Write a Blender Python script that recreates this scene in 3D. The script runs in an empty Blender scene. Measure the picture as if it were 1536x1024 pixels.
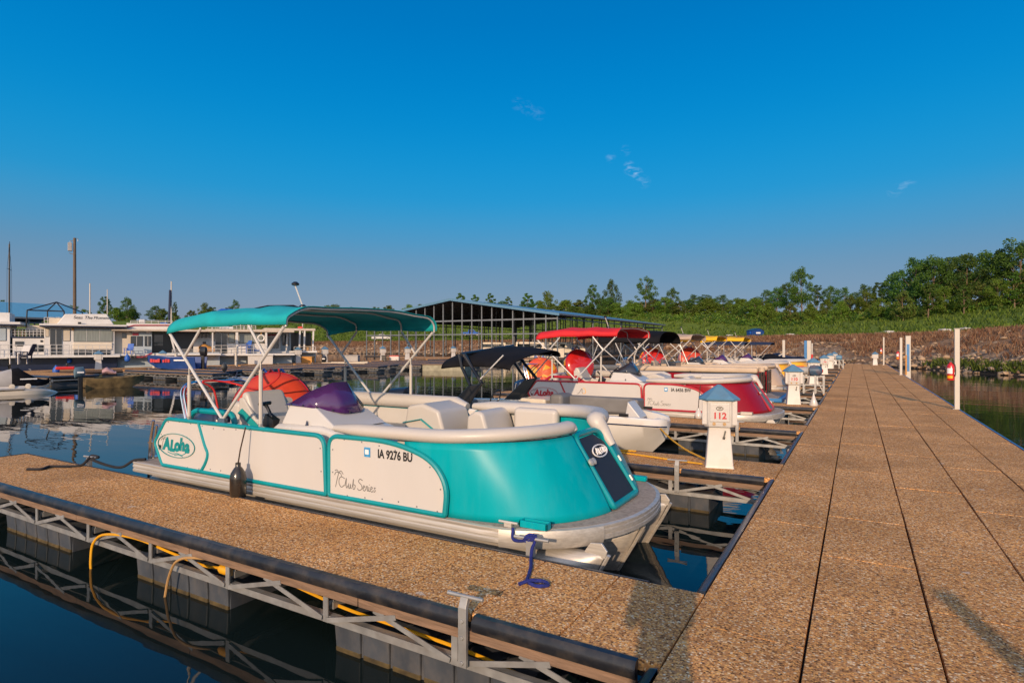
import bpy, bmesh, math, random
from mathutils import Vector, Matrix, noise
R = math.radians
random.seed(11)
sc = bpy.context.scene
COL = sc.collection
# ---------------------------------------------------------------- camera
cd = bpy.data.cameras.new("camera"); cam = bpy.data.objects.new("camera", cd); COL.objects.link(cam)
cd.sensor_width = 36; cd.lens = 884/1536*36; cd.shift_y = 0.0039; cd.clip_start = .05; cd.clip_end = 6000
cam.location = (0, 0, 1.63); cam.rotation_euler = (R(90), 0, R(30.3)); sc.camera = cam
# ---------------------------------------------------------------- light
SUN_EL = 17.0; SUN_DIR = Vector((.255, -.967, 0)).normalized()
sd = bpy.data.lights.new("sun", 'SUN'); so = bpy.data.objects.new("sun", sd); COL.objects.link(so)
sd.energy = 3.25; sd.angle = R(.55); sd.color = (1, .72, .48)
dv = Vector((SUN_DIR.x*math.cos(R(SUN_EL)), SUN_DIR.y*math.cos(R(SUN_EL)), math.sin(R(SUN_EL))))
so.rotation_euler = dv.to_track_quat('Z', 'Y').to_euler(); so.location = (0, -20, 30)
w = bpy.data.worlds.new("World"); sc.world = w; w.use_nodes = True
nt = w.node_tree; nt.nodes.clear()
def N(nt, t, **k):
    n = nt.nodes.new(t)
    for a, b in k.items(): setattr(n, a, b)
    return n
out = N(nt, 'ShaderNodeOutputWorld'); bg = N(nt, 'ShaderNodeBackground'); sky = N(nt, 'ShaderNodeTexSky', sky_type='NISHITA')
sky.sun_disc = False; sky.sun_elevation = R(SUN_EL); sky.sun_rotation = math.atan2(SUN_DIR.x, SUN_DIR.y)
sky.altitude = 200; sky.air_density = 1.0; sky.dust_density = 1.6; sky.ozone_density = 4.0
hs = N(nt, 'ShaderNodeHueSaturation'); hs.inputs['Saturation'].default_value = 1.45; hs.inputs['Value'].default_value = 1.0
tc = N(nt, 'ShaderNodeTexCoord')
nt.links.new(sky.outputs[0], hs.inputs['Color'])
# morning haze: the clear-sky colour is drawn towards a measured blue that greys near the horizon
sx = N(nt, 'ShaderNodeSeparateXYZ'); nt.links.new(tc.outputs['Generated'], sx.inputs[0])
rp = N(nt, 'ShaderNodeValToRGB'); e = rp.color_ramp; e.interpolation = 'B_SPLINE'
e.elements[0].position = 0; e.elements[0].color = (.225, .265, .385, 1); e.elements[1].position = 1; e.elements[1].color = (.0, .10, .34, 1)
for ps, c in ((.06, (.205, .27, .395)), (.12, (.16, .262, .39)), (.17, (.085, .29, .49)), (.24, (.012, .315, .63)), (.36, (.0, .245, .61)), (.48, (.0, .185, .535)), (.7, (0, .13, .42))):
    el = e.elements.new(ps); el.color = (*c, 1)
nt.links.new(sx.outputs['Z'], rp.inputs[0])
gn = N(nt, 'ShaderNodeVectorMath', operation='SCALE'); gn.inputs['Scale'].default_value = 1/(.145*2**.4); nt.links.new(rp.outputs[0], gn.inputs[0])
mg = N(nt, 'ShaderNodeMix', data_type='RGBA'); mg.inputs['Factor'].default_value = .90; nt.links.new(hs.outputs[0], mg.inputs[6]); nt.links.new(gn.outputs[0], mg.inputs[7])
# brighter, whiter sky round the low sun, added behind the camera as frontal fill
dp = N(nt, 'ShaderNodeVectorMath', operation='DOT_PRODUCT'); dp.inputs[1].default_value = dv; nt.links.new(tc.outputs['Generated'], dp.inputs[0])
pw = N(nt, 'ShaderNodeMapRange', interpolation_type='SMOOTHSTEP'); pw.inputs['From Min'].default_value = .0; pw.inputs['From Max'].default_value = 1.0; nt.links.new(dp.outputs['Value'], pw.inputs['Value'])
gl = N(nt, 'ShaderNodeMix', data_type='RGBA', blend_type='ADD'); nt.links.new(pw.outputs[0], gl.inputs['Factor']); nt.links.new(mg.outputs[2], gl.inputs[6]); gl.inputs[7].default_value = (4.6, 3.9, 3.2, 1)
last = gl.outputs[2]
# faint cirrus wisps: (direction, angular size)
def skydir(px, py):
    l = (px-768)/884; u = (518-py)/884; a = R(30.3)
    return Vector((math.cos(a)*l-math.sin(a), math.cos(a)+math.sin(a)*l, u)).normalized()
nz = N(nt, 'ShaderNodeTexNoise'); nz.inputs['Scale'].default_value = 95; nz.inputs['Detail'].default_value = 6; nz.inputs['Distortion'].default_value = .8
mp = N(nt, 'ShaderNodeMapping'); mp.inputs['Scale'].default_value = (.8, .8, 1.9); mp.inputs['Rotation'].default_value = (0, R(28), 0)
nt.links.new(tc.outputs['Generated'], mp.inputs['Vector']); nt.links.new(mp.outputs[0], nz.inputs['Vector'])
msum = None
for px, py, s, k in ((944, 252, .012, .4), (954, 261, .013, .4), (966, 273, .012, .2), (776, 155, .012, .13), (792, 163, .013, .14), (808, 171, .012, .12), (1341, 287, .010, .2), (1353, 280, .010, .2), (1364, 275, .010, .14), (938, 226, .010, .22), (916, 236, .010, .16)):
    d = N(nt, 'ShaderNodeVectorMath', operation='DISTANCE'); d.inputs[1].default_value = skydir(px, py)
    nt.links.new(tc.outputs['Generated'], d.inputs[0])
    mr = N(nt, 'ShaderNodeMapRange'); mr.inputs['From Min'].default_value = s; mr.inputs['From Max'].default_value = 0; mr.inputs['To Max'].default_value = k
    nt.links.new(d.outputs['Value'], mr.inputs['Value'])
    if msum is None: msum = mr.outputs[0]
    else:
        ad = N(nt, 'ShaderNodeMath', operation='ADD'); nt.links.new(msum, ad.inputs[0]); nt.links.new(mr.outputs[0], ad.inputs[1]); msum = ad.outputs[0]
nr = N(nt, 'ShaderNodeMapRange'); nr.inputs['From Min'].default_value = .45; nr.inputs['From Max'].default_value = 1.05
nt.links.new(nz.outputs[0], nr.inputs['Value'])
mu = N(nt, 'ShaderNodeMath', operation='MULTIPLY'); nt.links.new(msum, mu.inputs[0]); nt.links.new(nr.outputs[0], mu.inputs[1])
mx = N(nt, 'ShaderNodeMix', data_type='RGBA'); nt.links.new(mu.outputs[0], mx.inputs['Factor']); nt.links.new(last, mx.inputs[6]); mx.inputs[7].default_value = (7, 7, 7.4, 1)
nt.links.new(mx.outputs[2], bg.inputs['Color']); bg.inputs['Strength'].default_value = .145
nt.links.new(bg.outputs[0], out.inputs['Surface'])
vs = sc.view_settings; sc.display_settings.display_device = 'sRGB'
vs.view_transform = 'Standard'; vs.look = 'None'; vs.gamma = 1; vs.exposure = 0.40; vs.use_curve_mapping = False
sc.cycles.max_bounces = 6; sc.cycles.transparent_max_bounces = 8; sc.cycles.caustics_reflective = False; sc.cycles.caustics_refractive = False
# ---------------------------------------------------------------- mesh helpers
def frame_of(d):
    d = d.normalized(); up = Vector((0, 0, 1)) if abs(d.z) < .95 else Vector((1, 0, 0))
    a = d.cross(up).normalized(); return a, a.cross(d).normalized()
class MB:
    def __init__(s): s.v = []; s.f = []; s.m = []; s.s = []
    def add(s, vs, fs, mi=0, sm=False):
        o = len(s.v); s.v += [tuple(v) for v in vs]
        for f in fs: s.f.append([i+o for i in f]); s.m.append(mi); s.s.append(sm)
        return s
    def box(s, x0, x1, y0, y1, z0, z1, mi=0):
        return s.add([(x0, y0, z0), (x1, y0, z0), (x1, y1, z0), (x0, y1, z0), (x0, y0, z1), (x1, y0, z1), (x1, y1, z1), (x0, y1, z1)],
                     [(0, 3, 2, 1), (4, 5, 6, 7), (0, 1, 5, 4), (1, 2, 6, 5), (2, 3, 7, 6), (3, 0, 4, 7)], mi)
    def bar(s, p, q, w, h, mi=0):
        p = Vector(p); q = Vector(q); a, b = frame_of(q-p); a *= w/2; b *= h/2
        return s.add([p-a-b, p+a-b, p+a+b, p-a+b, q-a-b, q+a-b, q+a+b, q-a+b],
                     [(0, 1, 2, 3), (7, 6, 5, 4), (1, 0, 4, 5), (2, 1, 5, 6), (3, 2, 6, 7), (0, 3, 7, 4)], mi)
    def tube(s, pts, r, n=8, mi=0, caps=True, closed=False, flat=1.0):
        pts = [Vector(p) for p in pts]; m = len(pts); rr = r if isinstance(r, (list, tuple)) else [r]*m
        vs = []; a = None
        for i in range(m):
            t = pts[(i+1) % m]-pts[i-1] if closed else pts[min(i+1, m-1)]-pts[max(i-1, 0)]
            if t.length < 1e-9: t = Vector((0, 0, 1))
            t.normalize()
            if a is None: a, b = frame_of(t)
            else:
                a = (a-t*a.dot(t)); a = a.normalized() if a.length > 1e-6 else frame_of(t)[0]
                b = a.cross(t)
            for k in range(n):
                an = 2*math.pi*k/n; vs.append(pts[i]+(a*math.cos(an)+b*math.sin(an)*flat)*rr[i])
        fs = []
        for i in range(m if closed else m-1):
            j = (i+1) % m
            for k in range(n): fs.append((i*n+k, i*n+(k+1) % n, j*n+(k+1) % n, j*n+k))
        if caps and not closed: fs += [tuple(range(n-1, -1, -1)), tuple(range((m-1)*n, m*n))]
        return s.add(vs, fs, mi, True)
    def lathe(s, prof, o=(0, 0, 0), n=16, mi=0, ax=None, sm=True):
        o = Vector(o); d = Vector(ax or (0, 0, 1)).normalized(); a, b = frame_of(d); vs = []; fs = []
        for r, z in prof:
            for k in range(n):
                an = 2*math.pi*k/n; vs.append(o+d*z+(a*math.cos(an)+b*math.sin(an))*r)
        for i in range(len(prof)-1):
            for k in range(n): fs.append((i*n+k, i*n+(k+1) % n, (i+1)*n+(k+1) % n, (i+1)*n+k))
        fs += [tuple(range(n-1, -1, -1)), tuple(range((len(prof)-1)*n, len(prof)*n))]
        return s.add(vs, fs, mi, sm)
    def prism(s, poly, ext, mi=0, sm=False):
        e = Vector(ext); n = len(poly); p = [Vector(v) for v in poly]
        return s.add(p+[v+e for v in p], [tuple(range(n-1, -1, -1)), tuple(range(n, 2*n))]+[(i, (i+1) % n, (i+1) % n+n, i+n) for i in range(n)], mi, sm)
    def loft(s, rings, mi=0, caps=True, sm=True, closed=True):
        n = len(rings[0]); vs = [v for r in rings for v in r]; fs = []
        for i in range(len(rings)-1):
            for k in range(n if closed else n-1): fs.append((i*n+k, i*n+(k+1) % n, (i+1)*n+(k+1) % n, (i+1)*n+k))
        if caps: fs += [tuple(range(n-1, -1, -1)), tuple(range((len(rings)-1)*n, len(rings)*n))]
        return s.add(vs, fs, mi, sm)
    def grid(s, fn, nu, nv, mi=0, sm=True):
        return s.add([fn(i/nu, j/nv) for i in range(nu+1) for j in range(nv+1)],
                     [(i*(nv+1)+j, (i+1)*(nv+1)+j, (i+1)*(nv+1)+j+1, i*(nv+1)+j+1) for i in range(nu) for j in range(nv)], mi, sm)
    def build(s, name, mats, parent=None, loc=(0, 0, 0), rz=0, bev=0, seg=2, solid=0, label=None, ang=40, fix=True):
        me = bpy.data.meshes.new(name); me.from_pydata(s.v, [], s.f)
        if not isinstance(mats, (list, tuple)): mats = [mats]
        for m in mats: me.materials.append(m)
        me.polygons.foreach_set('material_index', s.m)
        if fix and len(s.f) < 60000:
            bm = bmesh.new(); bm.from_mesh(me); bmesh.ops.recalc_face_normals(bm, faces=bm.faces); bm.to_mesh(me); bm.free()
        me.polygons.foreach_set('use_smooth', [True]*len(s.f) if (bev or any(s.s)) else [False]*len(s.f))
        if bev or any(s.s): me.set_sharp_from_angle(angle=R(ang))
        me.update()
        o = bpy.data.objects.new(name, me); COL.objects.link(o); o.location = loc; o.rotation_euler.z = rz
        if parent: o.parent = parent
        if bev:
            b = o.modifiers.new('bevel', 'BEVEL'); b.width = bev; b.segments = seg; b.limit_method = 'ANGLE'; b.angle_limit = R(35); b.harden_normals = True
            me.set_sharp_from_angle(angle=R(180))
        if solid:
            b = o.modifiers.new('solid', 'SOLIDIFY'); b.thickness = solid; b.offset = 0
        if label: o['label'] = label
        return o
def tag(o, label, cat, group=None, kind=None):
    if label: o['label'] = label
    if cat: o['category'] = cat
    if group: o['group'] = group
    if kind: o['kind'] = kind
    return o
def thing(name, label, cat, loc=(0, 0, 0), rz=0, group=None):
    o = bpy.data.objects.new(name, None); COL.objects.link(o); o.empty_display_size = .2
    o.location = loc; o.rotation_euler.z = rz
    return tag(o, label, cat, group)
def dup(o, loc=None, rz=None, label=None, group=None, parent=None, scale=None):
    c = o.copy(); COL.objects.link(c)
    if parent: c.parent = parent
    if loc is not None: c.location = loc
    if rz is not None: c.rotation_euler.z = rz
    if label: c['label'] = label
    if group: c['group'] = group
    if scale: c.scale = scale if isinstance(scale, (tuple, list)) else (scale,)*3
    for ch in o.children: dup(ch, parent=c)
    return c
def cat_(pts, k=8, closed=False):   # catmull-rom through points
    P = [Vector(p) for p in pts]; n = len(P); o = []
    for i in range(n if closed else n-1):
        a = P[i-1] if (closed or i > 0) else P[0]*2-P[1]; b = P[i]; c = P[(i+1) % n]; d = P[(i+2) % n] if (closed or i+2 < n) else P[-1]*2-P[-2]
        for j in range(k):
            t = j/k; o.append(.5*((2*b)+(c-a)*t+(2*a-5*b+4*c-d)*t*t+(3*b-a-3*c+d)*t**3))
    if not closed: o.append(P[-1])
    return o
def rounded(poly, rad, k=5, closed=True):   # round the corners of a polyline; rad = number or list
    P = [Vector(p) for p in poly]; n = len(P); o = []
    for i in range(n):
        r = rad[i] if isinstance(rad, (list, tuple)) else rad
        if (not closed and i in (0, n-1)) or r <= 0: o.append(P[i]); continue
        a = (P[i-1]-P[i]); b = (P[(i+1) % n]-P[i]); ra = min(r, a.length*.48); rb = min(r, b.length*.48)
        p0 = P[i]+a.normalized()*ra; p1 = P[i]+b.normalized()*rb
        for j in range(k+1):
            t = j/k; o.append(p0*(1-t)**2+P[i]*2*t*(1-t)+p1*t*t)
    return o
# ---------------------------------------------------------------- materials
def newmat(name):
    m = bpy.data.materials.new(name); m.use_nodes = True; nt = m.node_tree
    return m, nt, nt.nodes['Principled BSDF']
def mat(name, col, rough=.5, metal=0, var=.1, scale=3, bump=0, bscale=60, dirt=None, dsc=1.2, damt=.35, coat=0, stretch=None, spec=.5, dirt2=0):
    m, nt, p = newmat(name); L = nt.links.new
    tc = N(nt, 'ShaderNodeTexCoord'); src = tc.outputs['Object']
    if stretch:
        mp = N(nt, 'ShaderNodeMapping'); mp.inputs['Scale'].default_value = stretch; L(src, mp.inputs['Vector']); src = mp.outputs[0]
    n1 = N(nt, 'ShaderNodeTexNoise'); n1.inputs['Scale'].default_value = scale; n1.inputs['Detail'].default_value = 5; L(src, n1.inputs['Vector'])
    mx = N(nt, 'ShaderNodeMix', data_type='RGBA'); c = Vector(col[:3])
    mr = N(nt, 'ShaderNodeMapRange'); mr.inputs['From Min'].default_value = .3; mr.inputs['From Max'].default_value = .7; L(n1.outputs[0], mr.inputs['Value'])
    L(mr.outputs[0], mx.inputs['Factor']); mx.inputs[6].default_value = (*(c*(1-var)), 1); mx.inputs[7].default_value = (*(c*(1+var)), 1)
    col_o = mx.outputs[2]
    if dirt:
        n2 = N(nt, 'ShaderNodeTexNoise'); n2.inputs['Scale'].default_value = dsc; n2.inputs['Detail'].default_value = 8; n2.inputs['Roughness'].default_value = .65; L(src, n2.inputs['Vector'])
        m2 = N(nt, 'ShaderNodeMapRange'); m2.inputs['From Min'].default_value = .45; m2.inputs['From Max'].default_value = .75; m2.inputs['To Max'].default_value = damt; L(n2.outputs[0], m2.inputs['Value'])
        mx2 = N(nt, 'ShaderNodeMix', data_type='RGBA'); L(m2.outputs[0], mx2.inputs['Factor']); L(col_o, mx2.inputs[6]); mx2.inputs[7].default_value = (*dirt, 1); col_o = mx2.outputs[2]
    L(col_o, p.inputs['Base Color'])
    ro = N(nt, 'ShaderNodeMapRange'); ro.inputs['To Min'].default_value = max(.02, rough*.85); ro.inputs['To Max'].default_value = min(1, rough*1.15); L(n1.outputs[0], ro.inputs['Value']); L(ro.outputs[0], p.inputs['Roughness'])
    p.inputs['Metallic'].default_value = metal; p.inputs['Coat Weight'].default_value = coat; p.inputs['Coat Roughness'].default_value = .08; p.inputs['Specular IOR Level'].default_value = spec
    if bump:
        n3 = N(nt, 'ShaderNodeTexNoise'); n3.inputs['Scale'].default_value = bscale; n3.inputs['Detail'].default_value = 4; L(src, n3.inputs['Vector'])
        b = N(nt, 'ShaderNodeBump'); b.inputs['Strength'].default_value = bump; b.inputs['Distance'].default_value = .02; L(n3.outputs[0], b.inputs['Height']); L(b.outputs[0], p.inputs['Normal'])
    return m
def aggregate():
    m, nt, p = newmat('pebble_aggregate'); L = nt.links.new
    tc = N(nt, 'ShaderNodeTexCoord'); v = N(nt, 'ShaderNodeTexVoronoi'); v.inputs['Scale'].default_value = 84; L(tc.outputs['Object'], v.inputs['Vector'])
    sp = N(nt, 'ShaderNodeSeparateColor'); L(v.outputs['Color'], sp.inputs[0])
    cr = N(nt, 'ShaderNodeValToRGB'); e = cr.color_ramp; e.interpolation = 'LINEAR'
    e.elements[0].position = 0; e.elements[0].color = (.09, .05, .028, 1); e.elements[1].position = 1; e.elements[1].color = (.88, .70, .46, 1)
    for ps, c in ((.2, (.36, .165, .065)), (.38, (.66, .30, .10)), (.52, (.36, .21, .12)), (.64, (.80, .385, .125)), (.8, (.84, .43, .13)), (.9, (.82, .53, .26))):
        el = e.elements.new(ps); el.color = (*c, 1)
    L(sp.outputs[0], cr.inputs[0])
    n = N(nt, 'ShaderNodeTexNoise'); n.inputs['Scale'].default_value = .9; n.inputs['Detail'].default_value = 7; n.inputs['Roughness'].default_value = .6; L(tc.outputs['Object'], n.inputs['Vector'])
    mr = N(nt, 'ShaderNodeMapRange'); mr.inputs['From Min'].default_value = .3; mr.inputs['From Max'].default_value = .7; mr.inputs['To Min'].default_value = .66; mr.inputs['To Max'].default_value = 1.2; L(n.outputs[0], mr.inputs['Value'])
    mu = N(nt, 'ShaderNodeMix', data_type='RGBA', blend_type='MULTIPLY'); mu.inputs['Factor'].default_value = 1; L(cr.outputs[0], mu.inputs[6])
    cc = N(nt, 'ShaderNodeCombineColor'); [L(mr.outputs[0], cc.inputs[i]) for i in range(3)]; L(cc.outputs[0], mu.inputs[7])
    ed = N(nt, 'ShaderNodeMapRange'); ed.inputs['From Min'].default_value = .35; ed.inputs['From Max'].default_value = .85; ed.inputs['To Max'].default_value = .6; L(v.outputs['Distance'], ed.inputs['Value'])
    m2 = N(nt, 'ShaderNodeMix', data_type='RGBA'); L(ed.outputs[0], m2.inputs['Factor']); L(mu.outputs[2], m2.inputs[6]); m2.inputs[7].default_value = (.42, .21, .075, 1)
    vd = N(nt, 'ShaderNodeTexVoronoi'); vd.inputs['Scale'].default_value = 1.1; L(tc.outputs['Object'], vd.inputs['Vector'])
    nd = N(nt, 'ShaderNodeTexNoise'); nd.inputs['Scale'].default_value = 22; L(tc.outputs['Object'], nd.inputs['Vector'])
    sm = N(nt, 'ShaderNodeMath', operation='MULTIPLY_ADD'); sm.inputs[1].default_value = .10; L(nd.outputs[0], sm.inputs[0]); L(vd.outputs['Distance'], sm.inputs[2])
    md_ = N(nt, 'ShaderNodeMapRange'); md_.inputs['From Min'].default_value = .092; md_.inputs['From Max'].default_value = .078; md_.inputs['To Max'].default_value = .6; L(sm.outputs[0], md_.inputs['Value'])
    m3 = N(nt, 'ShaderNodeMix', data_type='RGBA'); L(md_.outputs[0], m3.inputs['Factor']); L(m2.outputs[2], m3.inputs[6]); m3.inputs[7].default_value = (.62, .55, .45, 1)
    L(m3.outputs[2], p.inputs['Base Color']); p.inputs['Roughness'].default_value = .85; p.inputs['Specular IOR Level'].default_value = .08
    b = N(nt, 'ShaderNodeBump', invert=True); b.inputs['Strength'].default_value = .5; b.inputs['Distance'].default_value = .004; L(v.outputs['Distance'], b.inputs['Height']); L(b.outputs[0], p.inputs['Normal'])
    return m
def water_mat():
    m, nt, p = newmat('lake_water'); L = nt.links.new
    p.inputs['Base Color'].default_value = (.006, .012, .012, 1); p.inputs['Roughness'].default_value = .015; p.inputs['IOR'].default_value = 1.333; p.inputs['Specular IOR Level'].default_value = .5
    tc = N(nt, 'ShaderNodeTexCoord')
    mp = N(nt, 'ShaderNodeMapping'); mp.inputs['Rotation'].default_value = (0, 0, R(-30)); mp.inputs['Scale'].default_value = (.45, 1.5, 1); L(tc.outputs['Object'], mp.inputs['Vector'])
    n = N(nt, 'ShaderNodeTexNoise'); n.inputs['Scale'].default_value = 1.4; n.inputs['Detail'].default_value = 3; n.inputs['Roughness'].default_value = .45; L(mp.outputs[0], n.inputs['Vector'])
    n2 = N(nt, 'ShaderNodeTexNoise'); n2.inputs['Scale'].default_value = .25; n2.inputs['Detail'].default_value = 2; L(mp.outputs[0], n2.inputs['Vector'])
    ad = N(nt, 'ShaderNodeMath', operation='MULTIPLY_ADD'); ad.inputs[1].default_value = 2.2; L(n2.outputs[0], ad.inputs[0]); L(n.outputs[0], ad.inputs[2])
    b = N(nt, 'ShaderNodeBump'); b.inputs['Strength'].default_value = .2; b.inputs['Distance'].default_value = .03; L(ad.outputs[0], b.inputs['Height']); L(b.outputs[0], p.inputs['Normal'])
    return m
def glassy(name, col, rough=.05, alpha=1.0):
    m, nt, p = newmat(name); p.inputs['Base Color'].default_value = (*col, 1); p.inputs['Roughness'].default_value = rough; p.inputs['Coat Weight'].default_value = .6; p.inputs['Alpha'].default_value = alpha
    return m
def leafmat(name, a, b):
    m, nt, p = newmat(name); L = nt.links.new
    g = N(nt, 'ShaderNodeNewGeometry'); oi = N(nt, 'ShaderNodeObjectInfo')
    mx = N(nt, 'ShaderNodeMix', data_type='RGBA'); L(g.outputs['Random Per Island'], mx.inputs['Factor']); mx.inputs[6].default_value = (*a, 1); mx.inputs[7].default_value = (*b, 1)
    h = N(nt, 'ShaderNodeHueSaturation'); mr = N(nt, 'ShaderNodeMapRange'); mr.inputs['To Min'].default_value = .478; mr.inputs['To Max'].default_value = .512; L(oi.outputs['Random'], mr.inputs['Value']); L(mr.outputs[0], h.inputs['Hue'])
    m3 = N(nt, 'ShaderNodeMapRange'); m3.inputs['To Min'].default_value = .75; m3.inputs['To Max'].default_value = 1.25; L(oi.outputs['Random'], m3.inputs['Value']); L(m3.outputs[0], h.inputs['Value'])
    L(mx.outputs[2], h.inputs['Color']); L(h.outputs[0], p.inputs['Base Color']); p.inputs['Roughness'].default_value = .6; p.inputs['Specular IOR Level'].default_value = .3
    tr = N(nt, 'ShaderNodeBsdfTranslucent'); L(h.outputs[0], tr.inputs['Color']); ms = N(nt, 'ShaderNodeMixShader'); ms.inputs[0].default_value = .38
    L(p.outputs[0], ms.inputs[1]); L(tr.outputs[0], ms.inputs[2]); L(ms.outputs[0], nt.nodes['Material Output'].inputs['Surface'])
    return m
def multi():
    m, nt, p = newmat('printed_vinyl'); tc = N(nt, 'ShaderNodeTexCoord'); v = N(nt, 'ShaderNodeTexVoronoi'); v.inputs['Scale'].default_value = 4.5; nt.links.new(tc.outputs['Object'], v.inputs['Vector'])
    sp = N(nt, 'ShaderNodeSeparateColor'); nt.links.new(v.outputs['Color'], sp.inputs[0]); cr = N(nt, 'ShaderNodeValToRGB'); e = cr.color_ramp; e.interpolation = 'CONSTANT'; e.elements[0].color = (.55, .10, .03, 1); e.elements[1].position = .88; e.elements[1].color = (.02, .03, .06, 1)
    for ps, c in ((.35, (.62, .33, .03)), (.62, (.55, .07, .03)), (.76, (.05, .25, .5))): el = e.elements.new(ps); el.color = (*c, 1)
    nt.links.new(sp.outputs[0], cr.inputs[0]); nt.links.new(cr.outputs[0], p.inputs['Base Color']); p.inputs['Roughness'].default_value = .4
    return m
M = {}
M['deck'] = aggregate(); M['water'] = water_mat()
M['seam'] = mat('seam_dark', (.012, .01, .009), .9)
M['rub'] = mat('black_rubber', (.014, .015, .019), .33, var=.3, scale=8, bump=.15, bscale=14, dirt=(.10, .08, .06), dsc=5, damt=.6)
M['rubblue'] = mat('dark_vinyl_edge', (.018, .028, .05), .35, var=.3, scale=6, dirt=(.07, .06, .055), dsc=4, damt=.4)
M['timber'] = mat('weathered_timber', (.20, .125, .08), .8, var=.28, scale=5, stretch=(1, 9, 9), bump=.3, bscale=9, dirt=(.12, .08, .05), dsc=2, damt=.5)
M['galv'] = mat('galvanised_steel', (.36, .36, .35), .5, metal=.55, var=.18, scale=9, dirt=(.20, .14, .09), dsc=5, damt=.35)
M['float'] = mat('float_plastic', (.055, .064, .078), .5, var=.2, scale=2.5, dirt=(.15, .125, .10), dsc=5, damt=.4, stretch=(1.5, 1.5, 1))
M['algae'] = mat('float_scum', (.06, .042, .014), .8, var=.5, scale=12)
M['white'] = mat('white_gelcoat', (.52, .50, .475), .28, var=.03, scale=2, dirt=(.55, .48, .38), dsc=2.2, damt=.18, coat=.3)
M['panel'] = mat('cream_panel', (.51, .495, .475), .35, var=.02, scale=1.5, dirt=(.62, .55, .45), dsc=1.1, damt=.22, stretch=(2, 2, .6))
M['teal'] = mat('teal_gelcoat', (.0, .31, .36), .32, var=.06, scale=1.2, coat=.0, spec=.14, dirt=(.08, .36, .38), dsc=2.5, damt=.2, stretch=(2.5, 2.5, .5))
M['tealfab'] = mat('teal_canvas', (.0, .33, .36), .85, var=.1, scale=4, bump=.25, bscale=5)
M['tealtube'] = mat('teal_tube', (.0, .24, .27), .35, var=.08, coat=.1)
M['vinyl'] = mat('cream_vinyl', (.49, .46, .42), .42, var=.04, scale=3, bump=.12, bscale=9, dirt=(.42, .36, .29), dsc=3, damt=.25)
M['tealvinyl'] = mat('teal_vinyl', (.01, .28, .28), .45, var=.08)
M['tanvinyl'] = mat('tan_vinyl', (.50, .39, .28), .5, var=.08, bump=.1, bscale=9)
M['alu'] = mat('brushed_aluminium', (.56, .52, .46), .46, metal=.5, var=.12, scale=7, stretch=(.4, 4, 9), dirt=(.30, .22, .14), dsc=3, damt=.3)
M['alurail'] = mat('anodised_tube', (.56, .545, .52), .35, metal=.12, var=.06)
M['chrome'] = mat('chrome', (.78, .78, .78), .08, metal=1, var=.02)
M['steel'] = mat('stainless', (.62, .62, .6), .2, metal=1, var=.05)
M['carpet'] = mat('marine_carpet', (.33, .27, .22), .95, var=.25, scale=30, bump=.5, bscale=120)
M['black'] = mat('black_plastic', (.012, .012, .013), .35, var=.2, coat=.2)
M['fender'] = mat('black_fender', (.02, .016, .013), .25, var=.3, scale=6, coat=.3)
M['navy'] = mat('navy_paint', (.012, .02, .055), .3, var=.15, coat=.3)
M['bluedk'] = mat('blue_plastic', (.01, .045, .19), .4, var=.15)
M['blue'] = mat('bright_blue', (.015, .10, .42), .5, var=.12)
M['roofblue'] = mat('blue_roof_paint', (.085, .20, .31), .45, var=.15, scale=6, dirt=(.12, .16, .2), dsc=5, damt=.4)
M['red'] = mat('red_canvas', (.55, .012, .018), .75, var=.12, bump=.2, bscale=5)
M['print'] = multi()
M['redtrim'] = mat('red_tube', (.38, .012, .022), .3, var=.1, coat=.3)
M['redgel'] = mat('maroon_gelcoat', (.24, .004, .012), .28, var=.12, scale=1.2, coat=.1, spec=.25)
M['orange'] = mat('orange_red_vinyl', (.55, .055, .025), .35, var=.12, scale=2, bump=.25, bscale=4, dirt=(.38, .03, .015), dsc=3, damt=.6)
M['yellow'] = mat('yellow_gelcoat', (.72, .36, .008), .3, var=.06, coat=.4)
M['yelfab'] = mat('yellow_canvas', (.72, .40, .01), .8, var=.1, bump=.2, bscale=5)
M['tan'] = mat('tan_gelcoat', (.46, .34, .24), .3, var=.06, coat=.4)
M['tanfab'] = mat('tan_canvas', (.42, .31, .23), .85, var=.1, bump=.2, bscale=5)
M['blackfab'] = mat('black_canvas', (.009, .009, .011), .85, var=.3, bump=.3, bscale=4, spec=.12)
M['navyfab'] = mat('navy_canvas', (.012, .02, .05), .8, var=.2, bump=.2, bscale=5)
M['purple'] = glassy('purple_acrylic', (.065, .018, .10), .15)
M['smoke'] = glassy('smoked_acrylic', (.03, .035, .045), .1)
M['glass'] = glassy('dark_window', (.018, .024, .028), .04)
M['curtain'] = mat('curtained_window', (.20, .22, .20), .25, var=.2, scale=2, stretch=(8, 8, .5), coat=.6)
M['grille'] = mat('gate_mesh', (.012, .016, .028), .6, var=.5, scale=30, stretch=(1, 6, 1))
M['greyvinyl'] = mat('grey_vinyl', (.15, .145, .14), .55, var=.12)
M['cream'] = mat('cream_gelcoat', (.66, .58, .46), .3, var=.05, coat=.3)
M['ink'] = mat('black_lettering', (.015, .015, .017), .5)
M['inkgrey'] = mat('grey_lettering', (.17, .165, .16), .5)
M['inkred'] = mat('red_lettering', (.45, .02, .03), .5)
M['inkteal'] = mat('teal_lettering', (.0, .20, .21), .5)
M['inkwhite'] = mat('white_lettering', (.75, .75, .75), .5)
M['sticker'] = mat('blue_sticker', (.05, .28, .55), .4, var=.3, scale=40)
M['ropeblue'] = mat('blue_rope', (.012, .02, .16), .9, var=.4, scale=60, bump=.5, bscale=90)
M['ropeblack'] = mat('black_rope', (.012, .012, .015), .9, var=.3)
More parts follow.
